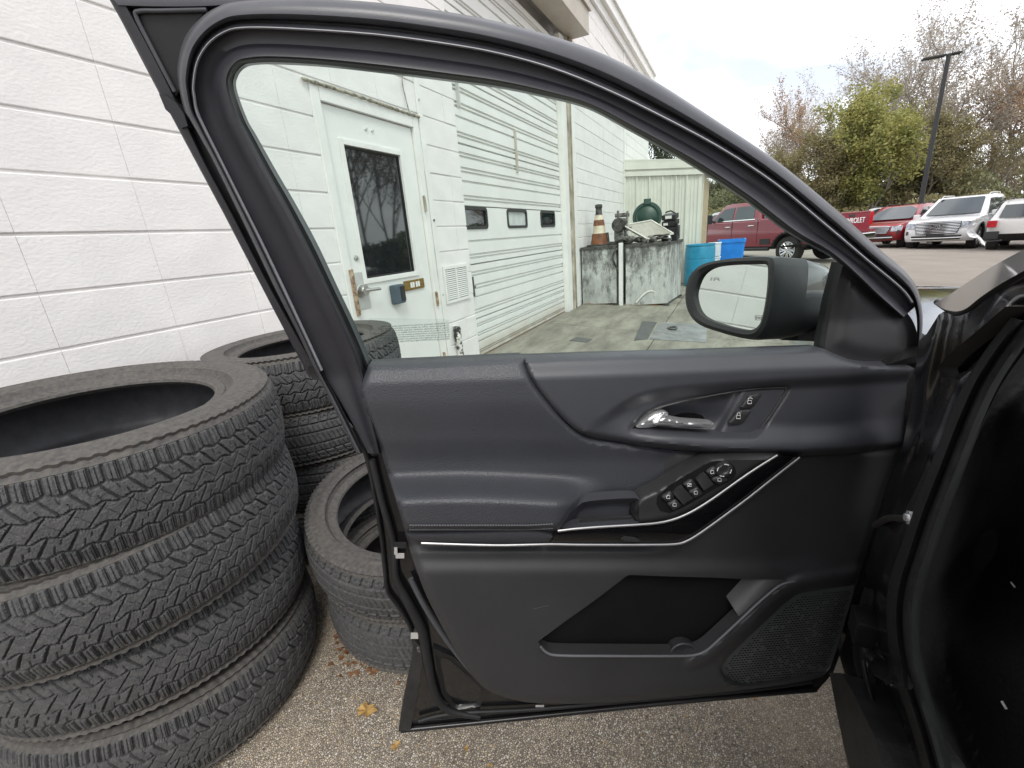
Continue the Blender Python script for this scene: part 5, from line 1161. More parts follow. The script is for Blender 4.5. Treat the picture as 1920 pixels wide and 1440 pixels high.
# ---- window frame
OL = [(205, -8), (300, 181), (340, 256), (420, 405), (500, 558), (583, 708)]
patch('outer_sash', [(198, -12), (206, -2), (300, 178), (420, 402), (500, 556), (580, 706), (606, 712), (640, 772), (662, 800), (690, 862), (716, 857), (690, 690), (560, 500), (440, 300), (380, 100), (460, -2), (470, -14)], dsurf, -.042, M_SEMI, door, DNRM, 14, skirt=.035)
sweep('outer_trim', [(200, -10), (253, 86), (300, 178), (360, 289), (420, 402), (500, 556), (580, 708)], [(232, -6), (282, 86), (328, 176), (378, 289), (438, 402), (516, 552), (600, 700)], [(0, -.05), (0, -.034), (.15, -.030), (.8, -.030), (1, -.036), (1, -.05)], dsurf, M_FRAME, door)
sweep('outer_trim', [(205, -8), (300, -9), (400, -11), (520, -14)], [(226, 14), (300, 17), (390, 16), (470, 8)], [(0, -.05), (0, -.034), (.15, -.030), (.8, -.028), (1, -.034), (1, -.05)], dsurf, M_FRAME, door)
patch('corner_panel', K([(250, 24), (262, 18), (300, 18), (390, 16)], 3).tolist()+K([(390, 16), (352, 62), (338, 110), (336, 165), (330, 180)], 4).tolist()[1:]+[(318, 160), (285, 95)], dsurf, -.034, M_BLACK, door, DNRM, 10, skirt=.01)
tube_px('corner_bead', [(328, 172), (286, 92), (256, 32), (262, 21), (300, 20), (388, 18)], -.031, .0028, M_RUB, door)
patch('sash_clip', [(298, 176), (312, 180), (330, 192), (345, 214), (352, 236), (340, 240), (322, 216), (310, 205)], dsurf, -.024, M_FRAME, door, DNRM, 8, skirt=.02)
patch('sash_foot', [(576, 690), (604, 694), (612, 714), (586, 712)], dsurf, -.022, M_BLACK, door, DNRM, 8, skirt=.03)
RO = [(668, 850), (620, 752), (591, 695), (559, 627), (515, 540), (467, 440), (423, 350), (392, 288), (358, 228), (345, 205), (335, 160), (333, 121), (345, 73), (370, 39), (403, 15), (447, 2), (560, -3), (700, 4), (850, 24), (944, 43), (1037, 68), (1131, 101), (1225, 150), (1344, 226), (1458, 303), (1569, 394), (1649, 467), (1693, 505), (1719, 539), (1730, 590), (1727, 650)]
FO = [(683, 850), (634, 752), (603, 695), (574, 632), (535, 549), (491, 457), (452, 379), (418, 311), (384, 243), (369, 209), (362, 160), (369, 117), (389, 83), (418, 61), (452, 52), (535, 53), (700, 64), (850, 84), (944, 102), (1037, 128), (1131, 165), (1225, 210), (1344, 273), (1451, 342), (1554, 426), (1626, 487), (1690, 540), (1711, 567), (1719, 600), (1718, 650)]
FO = FO[:10]+[(364, 182)]+FO[10:]
assert len(RO) == len(FO), (len(RO), len(FO))
sweep('frame_seal', RO, FO, [(0, -.045), (0, -.024), (.03, -.014), (.10, -.002), (.30, .008), (.52, .009), (.68, .001), (.76, -.014), (.82, -.014), (.86, -.001), (.93, .003), (.99, .001), (1.0, -.006)], dsurf, M_RUB, door, 50)
FO2 = [(690, 850), (648, 770), (603, 695), (574, 632), (535, 549), (491, 457), (452, 379), (418, 311), (384, 243), (369, 209), (362, 160), (369, 117), (389, 83), (418, 61), (452, 52), (535, 53), (700, 64), (850, 84), (944, 102), (1037, 128), (1131, 165), (1225, 210), (1344, 273), (1451, 342), (1554, 426), (1626, 487), (1693, 544), (1716, 575)]
FI2 = [(715, 850), (700, 770), (684, 681), (658, 617), (622, 540), (581, 455), (540, 378), (508, 322), (473, 256), (456, 222), (438, 165), (440, 140), (455, 122), (477, 118), (520, 117), (610, 122), (720, 134), (840, 149), (930, 161), (1015, 178), (1100, 200), (1180, 242), (1286, 301), (1390, 368), (1477, 433), (1554, 476), (1640, 556), (1690, 598)]
assert len(FO2) == len(FI2)
sweep('window_frame', FO2, FI2, [(0, -.012), (.01, -.010), (.10, -.010), (.28, -.011), (.46, -.010), (.58, -.003), (.70, .008), (.82, .012), (.88, .009), (.895, -.006), (.93, -.012), (1.0, -.024)], dsurf, [M_FRAME, M_BLACK], door, 40, fm=[0]*8+[1]*3)
GR = [(686, 690), (655, 617), (619, 540), (578, 455), (537, 378), (505, 322), (470, 256), (453, 222), (435, 168), (437, 138), (454, 119), (477, 115), (520, 114), (610, 119), (720, 131), (840, 146), (930, 158), (1015, 175), (1100, 197), (1180, 239), (1286, 298), (1390, 365), (1477, 430), (1554, 473), (1590, 505)]
GI = [(700, 690), (674, 625), (634, 540), (594, 455), (552, 378), (519, 322), (482, 256), (463, 222), (444, 168), (446, 144), (459, 128), (479, 122), (520, 121), (610, 126), (720, 138), (840, 153), (930, 165), (1015, 182), (1100, 204), (1180, 246), (1286, 305), (1390, 372), (1477, 437), (1554, 480), (1586, 508)]
sweep('glass_run', GR, GI, [(0, -.016), (0, -.022), (.4, -.023), (1, -.044)], dsurf, [M_BLACK, mat('blue_grey_run', (.05, .062, .068), .35, var=.1, scale=8)], door, 40, fm=[0, 0, 1])
GT = glass_mat('door_glass', (.86, .955, .915), 1.0)
gl_out = K(FI2[2:26], 3).tolist()+[(1600, 540), (1600, 690), (1200, 700), (690, 712)]
glass = patch('window_glass', gl_out, dsurf, -.034, GT, door, DNRM, 24, skirt=0)
glass.visible_shadow = True
M_LIP = mat('seal_lip', (.50, .50, .53), .35, var=.05)
fo = K(FO[2:-2], 4); tt_ = np.gradient(fo, axis=0); tt_ /= np.linalg.norm(tt_, axis=1)[:, None]; fn_ = np.c_[-tt_[:, 1], tt_[:, 0]]
sweep('seal_lip', (fo-fn_*3.2)[::4].tolist(), (fo+fn_*3.2)[::4].tolist(), [(0, -.012), (0, .0), (.5, .006), (1, .001), (1, -.010)], dsurf, M_LIP, door, 60, n=4)
# ---- warning sticker print on the glass (reads from outside, so reversed here)
TXT = ['\u26a0WARNING: Operating, servicing and maintaining a passenger vehicle', 'or off-highway motor vehicle can expose you to chemicals including engine', 'exhaust, carbon monoxide, phthalates, and lead, which are known to the', 'State of California to cause cancer and birth defects or other reproductive harm.', 'To minimize exposure, avoid breathing exhaust, do not idle the engine except', 'as necessary, service your vehicle in a well-ventilated area and wear gloves or', 'wash your hands frequently when servicing your vehicle. For more', 'information go to www.P65Warnings.ca.gov/passenger-vehicle.']
def glass_text(body, u0, v0, u1, v1, nlines, m, name, hgt_px):
    A = dsurf(np.array([u0, u1, u0]), np.array([v0, v1, v0+hgt_px]), np.full(3, -.0352)); x = A[1]-A[0]; wdt = np.linalg.norm(x); x /= wdt; y = A[0]-A[2]; ht = np.linalg.norm(y); y -= x*(x@y); y /= np.linalg.norm(y); z = np.cross(x, y)
    o = text_mesh(name, body, ht/nlines*1.02, 0, m, 'LEFT', .95)
    M = Matrix([[x[i], y[i], z[i], A[0][i]-base_of(door)[i]] for i in range(3)]+[[0, 0, 0, 1]]); o.parent = glass; o.matrix_local = M
    w0 = max(v.co.x for v in o.data.vertices)
    for v in o.data.vertices: v.co.x *= wdt/w0
    return o
M_STK = mat('sticker_print', (.05, .06, .06), .6, var=.05)
glass_text('\n'.join(TXT), 841, 604, 697, 611, 8, M_STK, 'warning_print', 34)
glass_text('passenger cars and\nlight duty trucks', 736, 648, 696, 650, 2, M_STK, 'glass_etching', 8)
SB = patch('sticker_film', [(689, 600), (694, 596), (834, 598), (843, 602), (843, 633), (839, 638), (703, 641), (697, 641)], dsurf, -.0348, glass_mat('sticker_film', (.90, .93, .93), .6, .3), glass, DNRM, 20, skirt=0)
# ---- sail panel in the front corner of the window
sail = K([(1582, 492), (1650, 548), (1696, 582), (1716, 612), (1724, 655), (1727, 682)], 5).tolist()+[(1690, 690), (1640, 690), (1605, 686), (1570, 672), (1545, 657), (1553, 610), (1562, 566), (1577, 510)]
def sail_h(P):
    d = sdist(P, np.array(sail)); return -.020+.014*smooth01((d-8)/30)
patch('sail_panel', sail, dsurf, sail_h, M_HARD, door, DNRM, 9, skirt=.03)
# ---- trim: padded insert, belt trim, lower panel
SEAM = K([(981, 672), (986, 690), (1000, 718), (1030, 758), (1065, 794), (1092, 814), (1112, 824), (1160, 832), (1230, 840), (1330, 849), (1420, 854), (1500, 855)], 4)
ARM = [(690, 684), (683, 712), (678, 738)]
ins = K([(690, 686), (680, 715), (677, 740), (698, 800), (716, 852), (738, 920), (757, 985), (764, 1000)], 4).tolist()+K([(764, 1000), (800, 1000), (900, 997), (985, 995), (1025, 998), (1048, 993)], 4)[1:].tolist()+K([(1048, 993), (1066, 968), (1085, 945), (1105, 937), (1150, 933), (1196, 928), (1250, 900), (1310, 866), (1360, 850)], 4)[1:].tolist()+SEAM[::-1][np.argmax(SEAM[::-1][:, 0] < 1340):].tolist()+[(900, 676), (800, 681)]
armline = K([(680, 930), (800, 922), (900, 918), (1000, 918), (1080, 925), (1120, 932)], 4)
def ins_h(P):
    u, v = P[:, 0], P[:, 1]
    h = .004+.020*smooth01((v-676+.03*(u-690))/48)-.014*smooth01((v-745)/95)-.012*smooth01((v-820)/50)
    top = 905-6*np.sin((u-700)/330*math.pi)
    up = .082*smooth01((v-top+18)/(64))*(1-smooth01((u-1040)/110))
    h = h+up
    h = h-.020*smooth01((v-982)/20)*(1-smooth01((u-1020)/60))
    d = sdist(P, np.array(ins)); return h-.010*(1-smooth01(d/9))
patch('armrest_pad', ins, dsurf, ins_h, M_VINYL, door, DNRM, 4.5, skirt=.05)
M_LIPG = mat('thread_and_lip_highlight', (.12, .12, .13), .4, var=.05)
sti = MB()
for k, dv in ((0, 985), (1, 991)):
    for i in range(54):
        u = 768+i*5.0; v = dv+(0 if i < 44 else -(i-44)*.25)+ (2 if k else 0); uv = np.array([[u, v], [u+3.6, v]]); A = dsurf(uv[:, 0], uv[:, 1], ins_h(uv)+.0012); sti.tube(A-base_of(door), .0014, 5)
tag(sti.obj('stitching', M_LIPG, door, 60), kind='stuff')
fr_ = [(762, 1001)]+K([(764, 1002), (800, 1002), (900, 1000), (985, 998), (1020, 1000), (1036, 1006)], 4).tolist()+[(1026, 1021), (980, 1021), (900, 1020), (800, 1018), (776, 1012)]
patch('armrest_front', fr_, dsurf, lambda P: .064-.016*smooth01((P[:, 1]-1008)/12), M_VINYL, door, DNRM, 5, skirt=.06)
belt = SEAM.tolist()+K([(1500, 855), (1580, 852), (1640, 846), (1692, 838)], 4)[1:].tolist()+[(1700, 780), (1712, 700), (1716, 692), (1702, 684)]+K([(1690, 683), (1645, 684), (1605, 678), (1572, 666), (1545, 654)], 3)[1:].tolist()+[(1400, 659), (1250, 664), (1100, 668), (1000, 672)]
bez = K([(1186, 801), (1202, 785), (1224, 769), (1262, 757), (1330, 743), (1400, 731), (1462, 727), (1474, 731), (1462, 752), (1440, 785), (1420, 810), (1404, 816), (1340, 816), (1250, 811), (1196, 807)], 3, True)
ridge = K([(1090, 800), (1130, 775), (1180, 745), (1230, 728), (1330, 717), (1450, 708), (1560, 702), (1716, 693)], 4)
def belt_h(P):
    u, v = P[:, 0], P[:, 1]
    ry = np.interp(u, ridge[:, 0], ridge[:, 1]); topy = 672-.0349*(u-1000)+ .0
    h = .004+.020*smooth01((v-topy)/42)
    h = h-.020*smooth01((v-ry)/26)*smooth01((u-1090)/110)
    ly = np.interp(u, [1100, 1200, 1330, 1500, 1600, 1700], [818, 836, 848, 853, 848, 836])
    h = h+.034*smooth01((v-(ly-62))/54)*smooth01((u-1110)/160)*(1-.45*smooth01((u-1560)/120))
    h = h-.020*smooth01((v-(ly-10))/12)
    d = sdist(P, np.array(belt)); h = h-.010*(1-smooth01(d/7))
    e = -sdist(P, bez); return h-.006*(1-smooth01(e/8))
patch('belt_trim', belt, dsurf, belt_h, M_BELT, door, DNRM, 4, holes=[bez], skirt=.04, hole_skirt=.03)
# handle recess, pull and lock buttons
patch('handle_cup', [(1180, 806), (1200, 778), (1262, 750), (1400, 724), (1480, 722), (1430, 816), (1404, 822), (1196, 813)], dsurf, lambda P: -.012-.022*np.exp(-(((P[:, 0]-1290)/70)**2+((P[:, 1]-785)/26)**2))+.014*smooth01((P[:, 0]-1345-.55*(790-P[:, 1]))/22), M_BELT, door, DNRM, 6, skirt=0)
tube_px('handle_bezel', bez.tolist()+[bez[0].tolist()], .004, .0022, M_BTN, door, n=2, seg=6)
hb = K([(1192, 800), (1204, 787), (1222, 774), (1238, 770), (1250, 772), (1252, 778), (1240, 786), (1236, 793), (1232, 799), (1210, 802)], 4, True)
M_PULL = mat('polished_handle', (.90, .90, .91), .26, .85, var=.02)
patch('handle_base', hb, dsurf, lambda P: .004+.010*smooth01(sdist(P, hb)/8), M_PULL, door, DNRM, 4, skirt=.02)
hl = K([(1228, 797), (1232, 786), (1244, 779), (1254, 782), (1280, 787), (1320, 790), (1336, 792), (1340, 797), (1332, 803), (1300, 802), (1260, 800)], 4, True)
patch('pull_handle', hl, dsurf, lambda P: .016+.010*smooth01(sdist(P, hl)/6), M_PULL, door, DNRM, 3, skirt=.014)
def quad_btn(name, q, h, m, parent, icon=None):
    q = np.array(q, float); c = q.mean(0); qq = []
    for i in range(4):
        a, b, d = q[i-1], q[i], q[(i+1) % 4]; qq += [b+(a-b)*.14, b+(d-b)*.14]
    qq = np.array(qq)
    o = patch(name, qq, dsurf, lambda P: h+.003*smooth01(sdist(P, qq)/3), m, parent, DNRM, 4, skirt=.006)
    return o
def icon(parts, h, name, parent=None, w=.0007):
    mb = MB()
    for P in parts:
        P = np.array(P, float); mb.tube(dsurf(P[:, 0], P[:, 1], np.full(len(P), h))-base_of(door), w, 5)
    return mb.obj(name, M_PRINT, parent or door, 60)
quad_btn('lock_button', [(1386, 767), (1404, 740), (1431, 737), (1412, 765)], .004, M_BTN, door); quad_btn('lock_button', [(1364, 795), (1384, 770), (1411, 768), (1393, 795)], .004, M_BTN, door)
icon([[(1402, 757), (1409, 757), (1409, 751), (1402, 751), (1402, 757)], [(1403, 751), (1403, 747), (1408, 746), (1411, 748)]], .009, 'unlock_symbol'); icon([[(1381, 785), (1388, 785), (1388, 779), (1381, 779), (1381, 785)], [(1382, 779), (1383, 774), (1387, 774), (1388, 779)]], .009, 'lock_symbol')
# switch panel, grab cup
sw = K([(1194, 981), (1192, 960), (1196, 936), (1230, 918), (1262, 899), (1312, 869), (1350, 858), (1455, 853), (1450, 860), (1395, 893), (1330, 940), (1270, 972), (1240, 979)], 3, True)
patch('switch_bezel', sw, dsurf, lambda P: .046-.008*(1-smooth01(sdist(P, sw)/6)), M_BTN, door, DNRM, 6, skirt=.03)
cup = K([(1050, 990), (1068, 968), (1086, 947), (1108, 939), (1192, 934), (1197, 944), (1194, 962), (1198, 980), (1150, 985)], 3, True)
patch('grab_cup', cup, dsurf, lambda P: .046-.040*smooth01(sdist(P, cup)/10), M_BELT, door, DNRM, 5, skirt=.03)
patch('cup_mat', K([(1090, 982), (1098, 976), (1140, 974), (1188, 973), (1196, 979), (1140, 983)], 3, True), dsurf, .030, M_BTN, door, DNRM, 5, skirt=.006)
sq = K([(1234, 930), (1312, 878), (1342, 866), (1368, 868), (1380, 882), (1374, 898), (1345, 914), (1256, 962)], 3, True)
patch('switch_deck', sq, dsurf, .048, M_DEEP, door, DNRM, 6, skirt=.004)
BT = [[(1240, 932), (1258, 921), (1265, 932), (1249, 942)], [(1251, 945), (1267, 935), (1280, 947), (1262, 958)], [(1281, 908), (1297, 898), (1306, 910), (1289, 920)], [(1291, 922), (1308, 912), (1318, 925), (1302, 935)], [(1324, 884), (1340, 874), (1347, 886), (1331, 896)], [(1333, 899), (1350, 889), (1366, 899), (1348, 910)]]
for i, q in enumerate(BT):
    quad_btn('window_switch', q, .052, M_BTN, door); c = np.mean(q, 0)
    icon([[(c[0]-3, c[1]+3), (c[0]-3.4, c[1]-1), (c[0]-.5, c[1]-3), (c[0]+2.5, c[1]-2.4), (c[0]+3, c[1]+3), (c[0]-3, c[1]+3)]] if i != 2 else [[(c[0]-4, c[1]-2), (c[0]+3, c[1]-2), (c[0]+3, c[1]+3), (c[0]-4, c[1]+3), (c[0]-4, c[1]-2)], [(c[0]-4, c[1]+3), (c[0]+3, c[1]-2)]], .057, 'switch_symbol', w=.0006)
for q in ([(1262, 925), (1281, 913), (1300, 934), (1281, 946)], [(1306, 899), (1324, 889), (1338, 908), (1320, 920)]):
    patch('switch_paddle', np.array(q, float), dsurf, lambda P, q=q: .053+.006*np.sin((P[:, 0]-min(a[0] for a in q))/38*math.pi), M_BTN, door, DNRM, 4, skirt=.01)
kc = (1358, 882)
def circ(c, rx, ry, n=20, rot=-.35): return np.array([(c[0]+rx*math.cos(t)*math.cos(rot)-ry*math.sin(t)*math.sin(rot), c[1]+rx*math.cos(t)*math.sin(rot)+ry*math.sin(t)*math.cos(rot)) for t in np.linspace(0, 2*math.pi, n, endpoint=False)])
k1 = circ(kc, 17, 14); patch('mirror_knob', k1, dsurf, lambda P: .054+.006*smooth01(sdist(P, k1)/4)-.003*smooth01((sdist(P, k1)-7)/2), M_BTN, door, DNRM, 3, skirt=.012)
icon([circ(kc, 13.5, 11)[a:a+3] for a in (1, 6, 11, 16)], .0625, 'knob_marks', w=.0009)
# gloss strip with two bright lines
PU = K([(1046, 996), (1090, 991), (1150, 987), (1200, 984), (1245, 979), (1285, 966), (1330, 940), (1370, 912), (1410, 884), (1458, 854)], 4)
PL = K([(1030, 1021), (1100, 1022), (1200, 1022), (1262, 1021), (1292, 1013), (1330, 988), (1370, 959), (1410, 929), (1450, 897), (1500, 858)], 4)
sweep('gloss_strip', PU[::4].tolist(), PL[::4].tolist(), [(0, .030), (0, .054), (.06, .060), (.35, .062), (.9, .052), (1, .048), (1, .01)], dsurf, M_PIANO, door, 40, n=4)
M_LINE = mat('brushed_trim_line', (.46, .46, .47), .32, .6, var=.12, scale=7)
def ribbon(name, A, w, h, m):
    A = K(A, 4); t = np.gradient(A, axis=0); t /= np.linalg.norm(t, axis=1)[:, None]; nrm_ = np.c_[-t[:, 1], t[:, 0]]
    return sweep(name, (A-nrm_*w/2)[::2].tolist(), (A+nrm_*w/2)[::2].tolist(), [(0, h-.006), (0, h), (.5, h+.0012), (1, h), (1, h-.006)], dsurf, m, door, 40, n=3)
ribbon('bright_line', PU[::3].tolist(), 4.4, .0625, M_LINE)
ribbon('bright_line', [(790, 1019), (850, 1021), (940, 1023)]+PL[::3].tolist(), 4.4, .054, M_LINE)
patch('clip_mark', [(1164, 1010), (1172, 1006), (1192, 1008), (1201, 1015), (1196, 1016), (1170, 1014)], dsurf, .0625, M_BTN, door, DNRM, 6, skirt=.002)
# lower hard panel, map pocket, speaker grille
low = K([(716, 852), (730, 900), (750, 965), (764, 1015), (778, 1060), (800, 1118), (832, 1180), (868, 1243), (900, 1283), (935, 1304), (990, 1317), (1060, 1320)], 4).tolist()+K([(1060, 1320), (1150, 1317), (1250, 1308), (1400, 1293), (1520, 1275), (1548, 1262), (1562, 1238), (1585, 1165), (1612, 1075), (1640, 985), (1664, 905), (1694, 838)], 4)[1:].tolist()+[(1640, 842), (1580, 848), (1500, 850), (1400, 850), (1200, 840), (1000, 845), (850, 850)]
pok = K([(1009, 1203), (1060, 1165), (1120, 1122), (1172, 1082)], 3).tolist()+[(1180, 1078), (1260, 1081), (1340, 1083), (1400, 1086), (1470, 1087)]+K([(1474, 1088), (1462, 1096), (1430, 1122), (1385, 1163), (1345, 1200), (1322, 1219), (1302, 1226), (1270, 1228), (1150, 1228), (1050, 1227), (1026, 1223), (1014, 1213)], 3).tolist()
spk = K([(1352, 1256), (1362, 1236), (1400, 1198), (1440, 1160), (1478, 1126), (1502, 1112), (1550, 1104), (1602, 1097)], 3).tolist()+K([(1604, 1100), (1588, 1152), (1572, 1205), (1556, 1248), (1540, 1262), (1500, 1272), (1420, 1285), (1385, 1286), (1362, 1275)], 3)[1:].tolist()
pok = np.array(pok); spk = np.array(spk); lowa = np.array(low)
lipA = K([(1300, 1240), (1330, 1228), (1400, 1168), (1450, 1122), (1490, 1096), (1540, 1086), (1612, 1074)], 4)
def low_h(P):
    u, v = P[:, 0], P[:, 1]; d = sdist(P, lowa)
    h = .004+.014*smooth01((v-1040)/40)*(1-smooth01((u-1500)/120))-.010*(1-smooth01(d/12))
    h = h-.012*(1-smooth01((v-1022)/16))*(1-smooth01((u-1200)/90))
    e = -sdist(P, pok)
    # raised band beside the pocket
    q = seg_dist(P, lipA); h = h+.012*(1-smooth01((q-4)/14))
    s_ = -sdist(P, spk); h = h-.006*(1-smooth01(s_/5)); return h
patch('lower_panel', low, dsurf, low_h, M_HARD, door, DNRM, 6, holes=[pok, spk], skirt=.03, hole_skirt=.03)
patch('map_pocket', [(1000, 1215), (1165, 1070), (1500, 1075), (1330, 1235), (1020, 1240)], dsurf, lambda P: -.022, M_DEEP, door, DNRM, 14, skirt=0)
M_ENDLIT = mat('pocket_end_lit', (.085, .083, .083), .5, var=.06, scale=20)  # same plastic, paler: the light this wall catches is put into the colour
patch('pocket_end', [(1347, 1082), (1472, 1085), (1455, 1102), (1388, 1160), (1368, 1128), (1350, 1100)], dsurf, lambda P: -.050+.066*smooth01((P[:, 0]-1335+.9*(P[:, 1]-1085))/125), M_ENDLIT, door, DNRM, 6, skirt=.01)
tube_px('pocket_lip', [(1014, 1213), (1026, 1224), (1050, 1229), (1150, 1230), (1270, 1230), (1303, 1228), (1324, 1220), (1346, 1201), (1386, 1164), (1430, 1123), (1464, 1097), (1490, 1090)], .027, .0030, M_LIPG, door)  # highlight along the lip is painted in by its paler colour
cr_ = circ((1283, 1228), 26, 21, 28, 0); ck = [p for p in cr_.tolist() if p[1] < 1229]; ck = sorted(ck, key=lambda p: p[0])
tube_px('cup_ring', [(1257, 1229)]+ck+[(1309, 1228)], .008, .003, M_BELT, door, n=2)
patch('cup_holder', [(1257, 1229)]+ck+[(1309, 1229)], dsurf, .004, M_BTN, door, DNRM, 6, skirt=.02)
M_GRILLE = mat('grille_plastic', (.058, .062, .062), .45, var=.06, scale=20)
patch('speaker_grille', spk, dsurf, lambda P: -.002+.008*smooth01(sdist(P, spk)/40), M_GRILLE, door, DNRM, 7, skirt=.02)
hm = MB(); rr_ = random.Random(3); A = []; B = []
for r_ in range(46):
    v0 = 1096+r_*4.3
    for c_ in range(60):
        u = 1350+c_*6.2+(3.1 if r_ % 2 else 0); v = v0-.085*(u-1480)
        if rr_.random() < .10: continue
        A.append((u, v))
A = np.array(A); d_ = sdist(A, spk); A = A[d_ > 7]; hgt = -.002+.008*smooth01(sdist(A, spk)/40)+.0007
ln = np.where(rng.random(len(A)) < .15, 1.7, 2.3)
P = np.stack([dsurf(A[:, 0]-ln, A[:, 1]+.2, hgt), dsurf(A[:, 0]+ln, A[:, 1]-.2, hgt), dsurf(A[:, 0]+ln, A[:, 1]+1.3, hgt+.0011), dsurf(A[:, 0]-ln, A[:, 1]+1.7, hgt+.0011)], 1).reshape(-1, 3)-base_of(door)
tag(obj('grille_holes', P, np.arange(len(P)).reshape(-1, 4), M_DEEP, door), kind='stuff')
MB().tube(dsurf(np.array([1000, 1030]), np.array([1142, 1135]), np.full(2, .0195))-base_of(door), .0005, 5).obj('scratch', M_RUB, door, 60)
dbox(MB(), (1012, 1324), 8, 2, -.02, -.008).obj('edge_clip', M_SATIN, door)
# ---- wing mirror beyond the glass
mroot = bpy.data.objects.new('wing_mirror', None); COL.objects.link(mroot); mroot.parent = car
MC = at_depth(1378, 557, 1.06); MN = np.array([-.70, .70, .13]); MN /= np.linalg.norm(MN)
def msurf(u, v, h):
    r = ray(u, v); t = ((MC-CAMP)@MN+np.asarray(h, float))/(r@MN); return CAMP+r*t[..., None]
rim = K([(1285, 560), (1288, 530), (1300, 508), (1322, 494), (1360, 486), (1410, 482), (1446, 483), (1452, 495), (1450, 540), (1440, 596), (1430, 620), (1415, 634), (1392, 634), (1350, 623), (1312, 609), (1292, 588)], 4, True)
gls = K([(1307, 560), (1309, 540), (1320, 516), (1338, 503), (1362, 498), (1400, 496), (1440, 496), (1446, 502), (1444, 545), (1436, 592), (1427, 612), (1410, 619), (1375, 613), (1335, 600), (1316, 586)], 4, True)
def even(A, n):
    B = np.vstack([A, A[:1]]); d = np.r_[0, np.cumsum(np.hypot(*np.diff(B, axis=0).T))]; t = np.linspace(0, d[-1], n, endpoint=False); return np.c_[np.interp(t, d, B[:, 0]), np.interp(t, d, B[:, 1])]
rim, gls = even(rim, 64), even(gls, 64)
RW = msurf(rim[:, 0], rim[:, 1], np.zeros(len(rim))); GW = msurf(gls[:, 0], gls[:, 1], np.full(len(gls), -.012)); cen = RW.mean(0); bs = base_of(mroot)
n_ = len(rim); back = -MN
rings = [GW, GW+MN*.010, .5*(GW+RW)+MN*.010, RW, RW+(RW-cen)*.03+back*.02, RW+(RW-cen)*.01+back*.10, cen+(RW-cen)*.92+back*.17, cen+(RW-cen)*.74+back*.235, cen+(RW-cen)*.42+back*.275, cen+(RW-cen)*.02+back*.285]
V = np.vstack(rings)-bs; F = [(i*n_+j, i*n_+(j+1) % n_, (i+1)*n_+(j+1) % n_, (i+1)*n_+j) for i in range(len(rings)-1) for j in range(n_)]
FM = []
for i in range(len(rings)-1):
    for j in range(n_):
        zc = (rings[i][j][2]+rings[i+1][j][2])/2; FM.append(1 if (i >= 5 and zc > cen[2]-.01) else 0)
mb = MB(); mb.add(V, F); mb.M = FM; mb.obj('mirror_housing', [M_HARD, M_GLOSS], mroot, 40)
m_mir = bpy.data.materials.new('mirror_glass'); m_mir.use_nodes = True; b_ = m_mir.node_tree.nodes['Principled BSDF']; b_.inputs['Metallic'].default_value = 1; b_.inputs['Roughness'].default_value = .015; b_.inputs['Base Color'].default_value = (.82, .84, .80, 1)
MB().add(GW+MN*.002-bs, [tuple(range(len(gls)))]).obj('mirror_glass', m_mir, mroot)
mi = MB()
def mline(P): 
    P = np.array(P, float); mi.tube(msurf(P[:, 0], P[:, 1], np.full(len(P), -.0085))-bs, .0006, 4)
for P in ([(1332, 526), (1334, 521), (1332, 521)], [(1338, 527), (1339, 521), (1346, 521), (1347, 527)], [(1340, 524), (1346, 524)], [(1416, 592), (1428, 592), (1427, 600), (1416, 600), (1416, 592)], [(1419, 598), (1419, 594)], [(1422, 598), (1422, 594)], [(1425, 598), (1425, 594)]): mline(P)
mi.obj('mirror_symbols', M_BLACK, mroot, 60)
P1 = at_depth(np.array([1470, 1500, 1545, 1575]), np.array([602, 606, 610, 612]), np.array([1.14, 1.12, 1.06, 1.0]))
am = MB(); 
for k in range(3):
    a, b = P1[k], P1[k+1]; w_ = [.050, .045, .04, .036]
    q = []
    for p, ww in ((a, w_[k]), (b, w_[k+1])): q += [p+(0, 0, ww*.7)+FWW*.02, p+(0, 0, ww*.7)-FWW*.0, p+(0, 0, -ww)-FWW*.0, p+(0, 0, -ww)+FWW*.02]
    am.add(np.array(q)-bs, [(0, 1, 5, 4), (1, 2, 6, 5), (2, 3, 7, 6), (3, 0, 4, 7)]+([(0, 3, 2, 1)] if k == 0 else [])+([(4, 5, 6, 7)] if k == 2 else []))
am.obj('mirror_arm', M_HARD, mroot, 40)
# ---- car body at the hinge: pillar, seal, sill, dark interior, bonnet
M_SEALB = mat('opening_seal_rubber', (.014, .0145, .0145), .85, var=.3, scale=30, spec=.25, bump=.3, bscale=200)
inner_edge = K([(1925, 600), (1880, 660), (1845, 715), (1815, 780), (1780, 870), (1745, 960), (1722, 1030), (1703, 1090), (1695, 1150), (1700, 1220), (1718, 1300), (1740, 1370), (1762, 1450)], 4)
def side(name, P, h, m, step=12, skirt=.03, **k): return patch(name, P, csurf, h, m, car, CNRM, step, skirt=skirt, smooth=75, **k)
pil = [(1722, 640), (1738, 625), (1760, 590), (1790, 572), (1850, 530), (1925, 488), (1925, 620)]+(inner_edge[1:]-np.array([26, 0])).tolist()+[(1590, 1450), (1575, 1350), (1560, 1265), (1590, 1180), (1640, 1010), (1690, 850), (1715, 720)]
pila = np.array(pil)
def pil_h(P):
    d = seg_dist(P, inner_edge); u, v = P[:, 0], P[:, 1]
    h = -.050+.040*smooth01((70-d)/34)
    mid = np.interp(v, [600, 800, 1000, 1200, 1450], [1790, 1745, 1690, 1640, 1660]); h = h-.02*np.exp(-((u-mid)/22)**2)
    return h+.006*np.sin(v/45)*smooth01((d-60)/40)
side('hinge_pillar', pil, pil_h, M_GLOSS, 7)
so1 = inner_edge-np.array([34, 6]); so2 = inner_edge+np.array([30, 10])
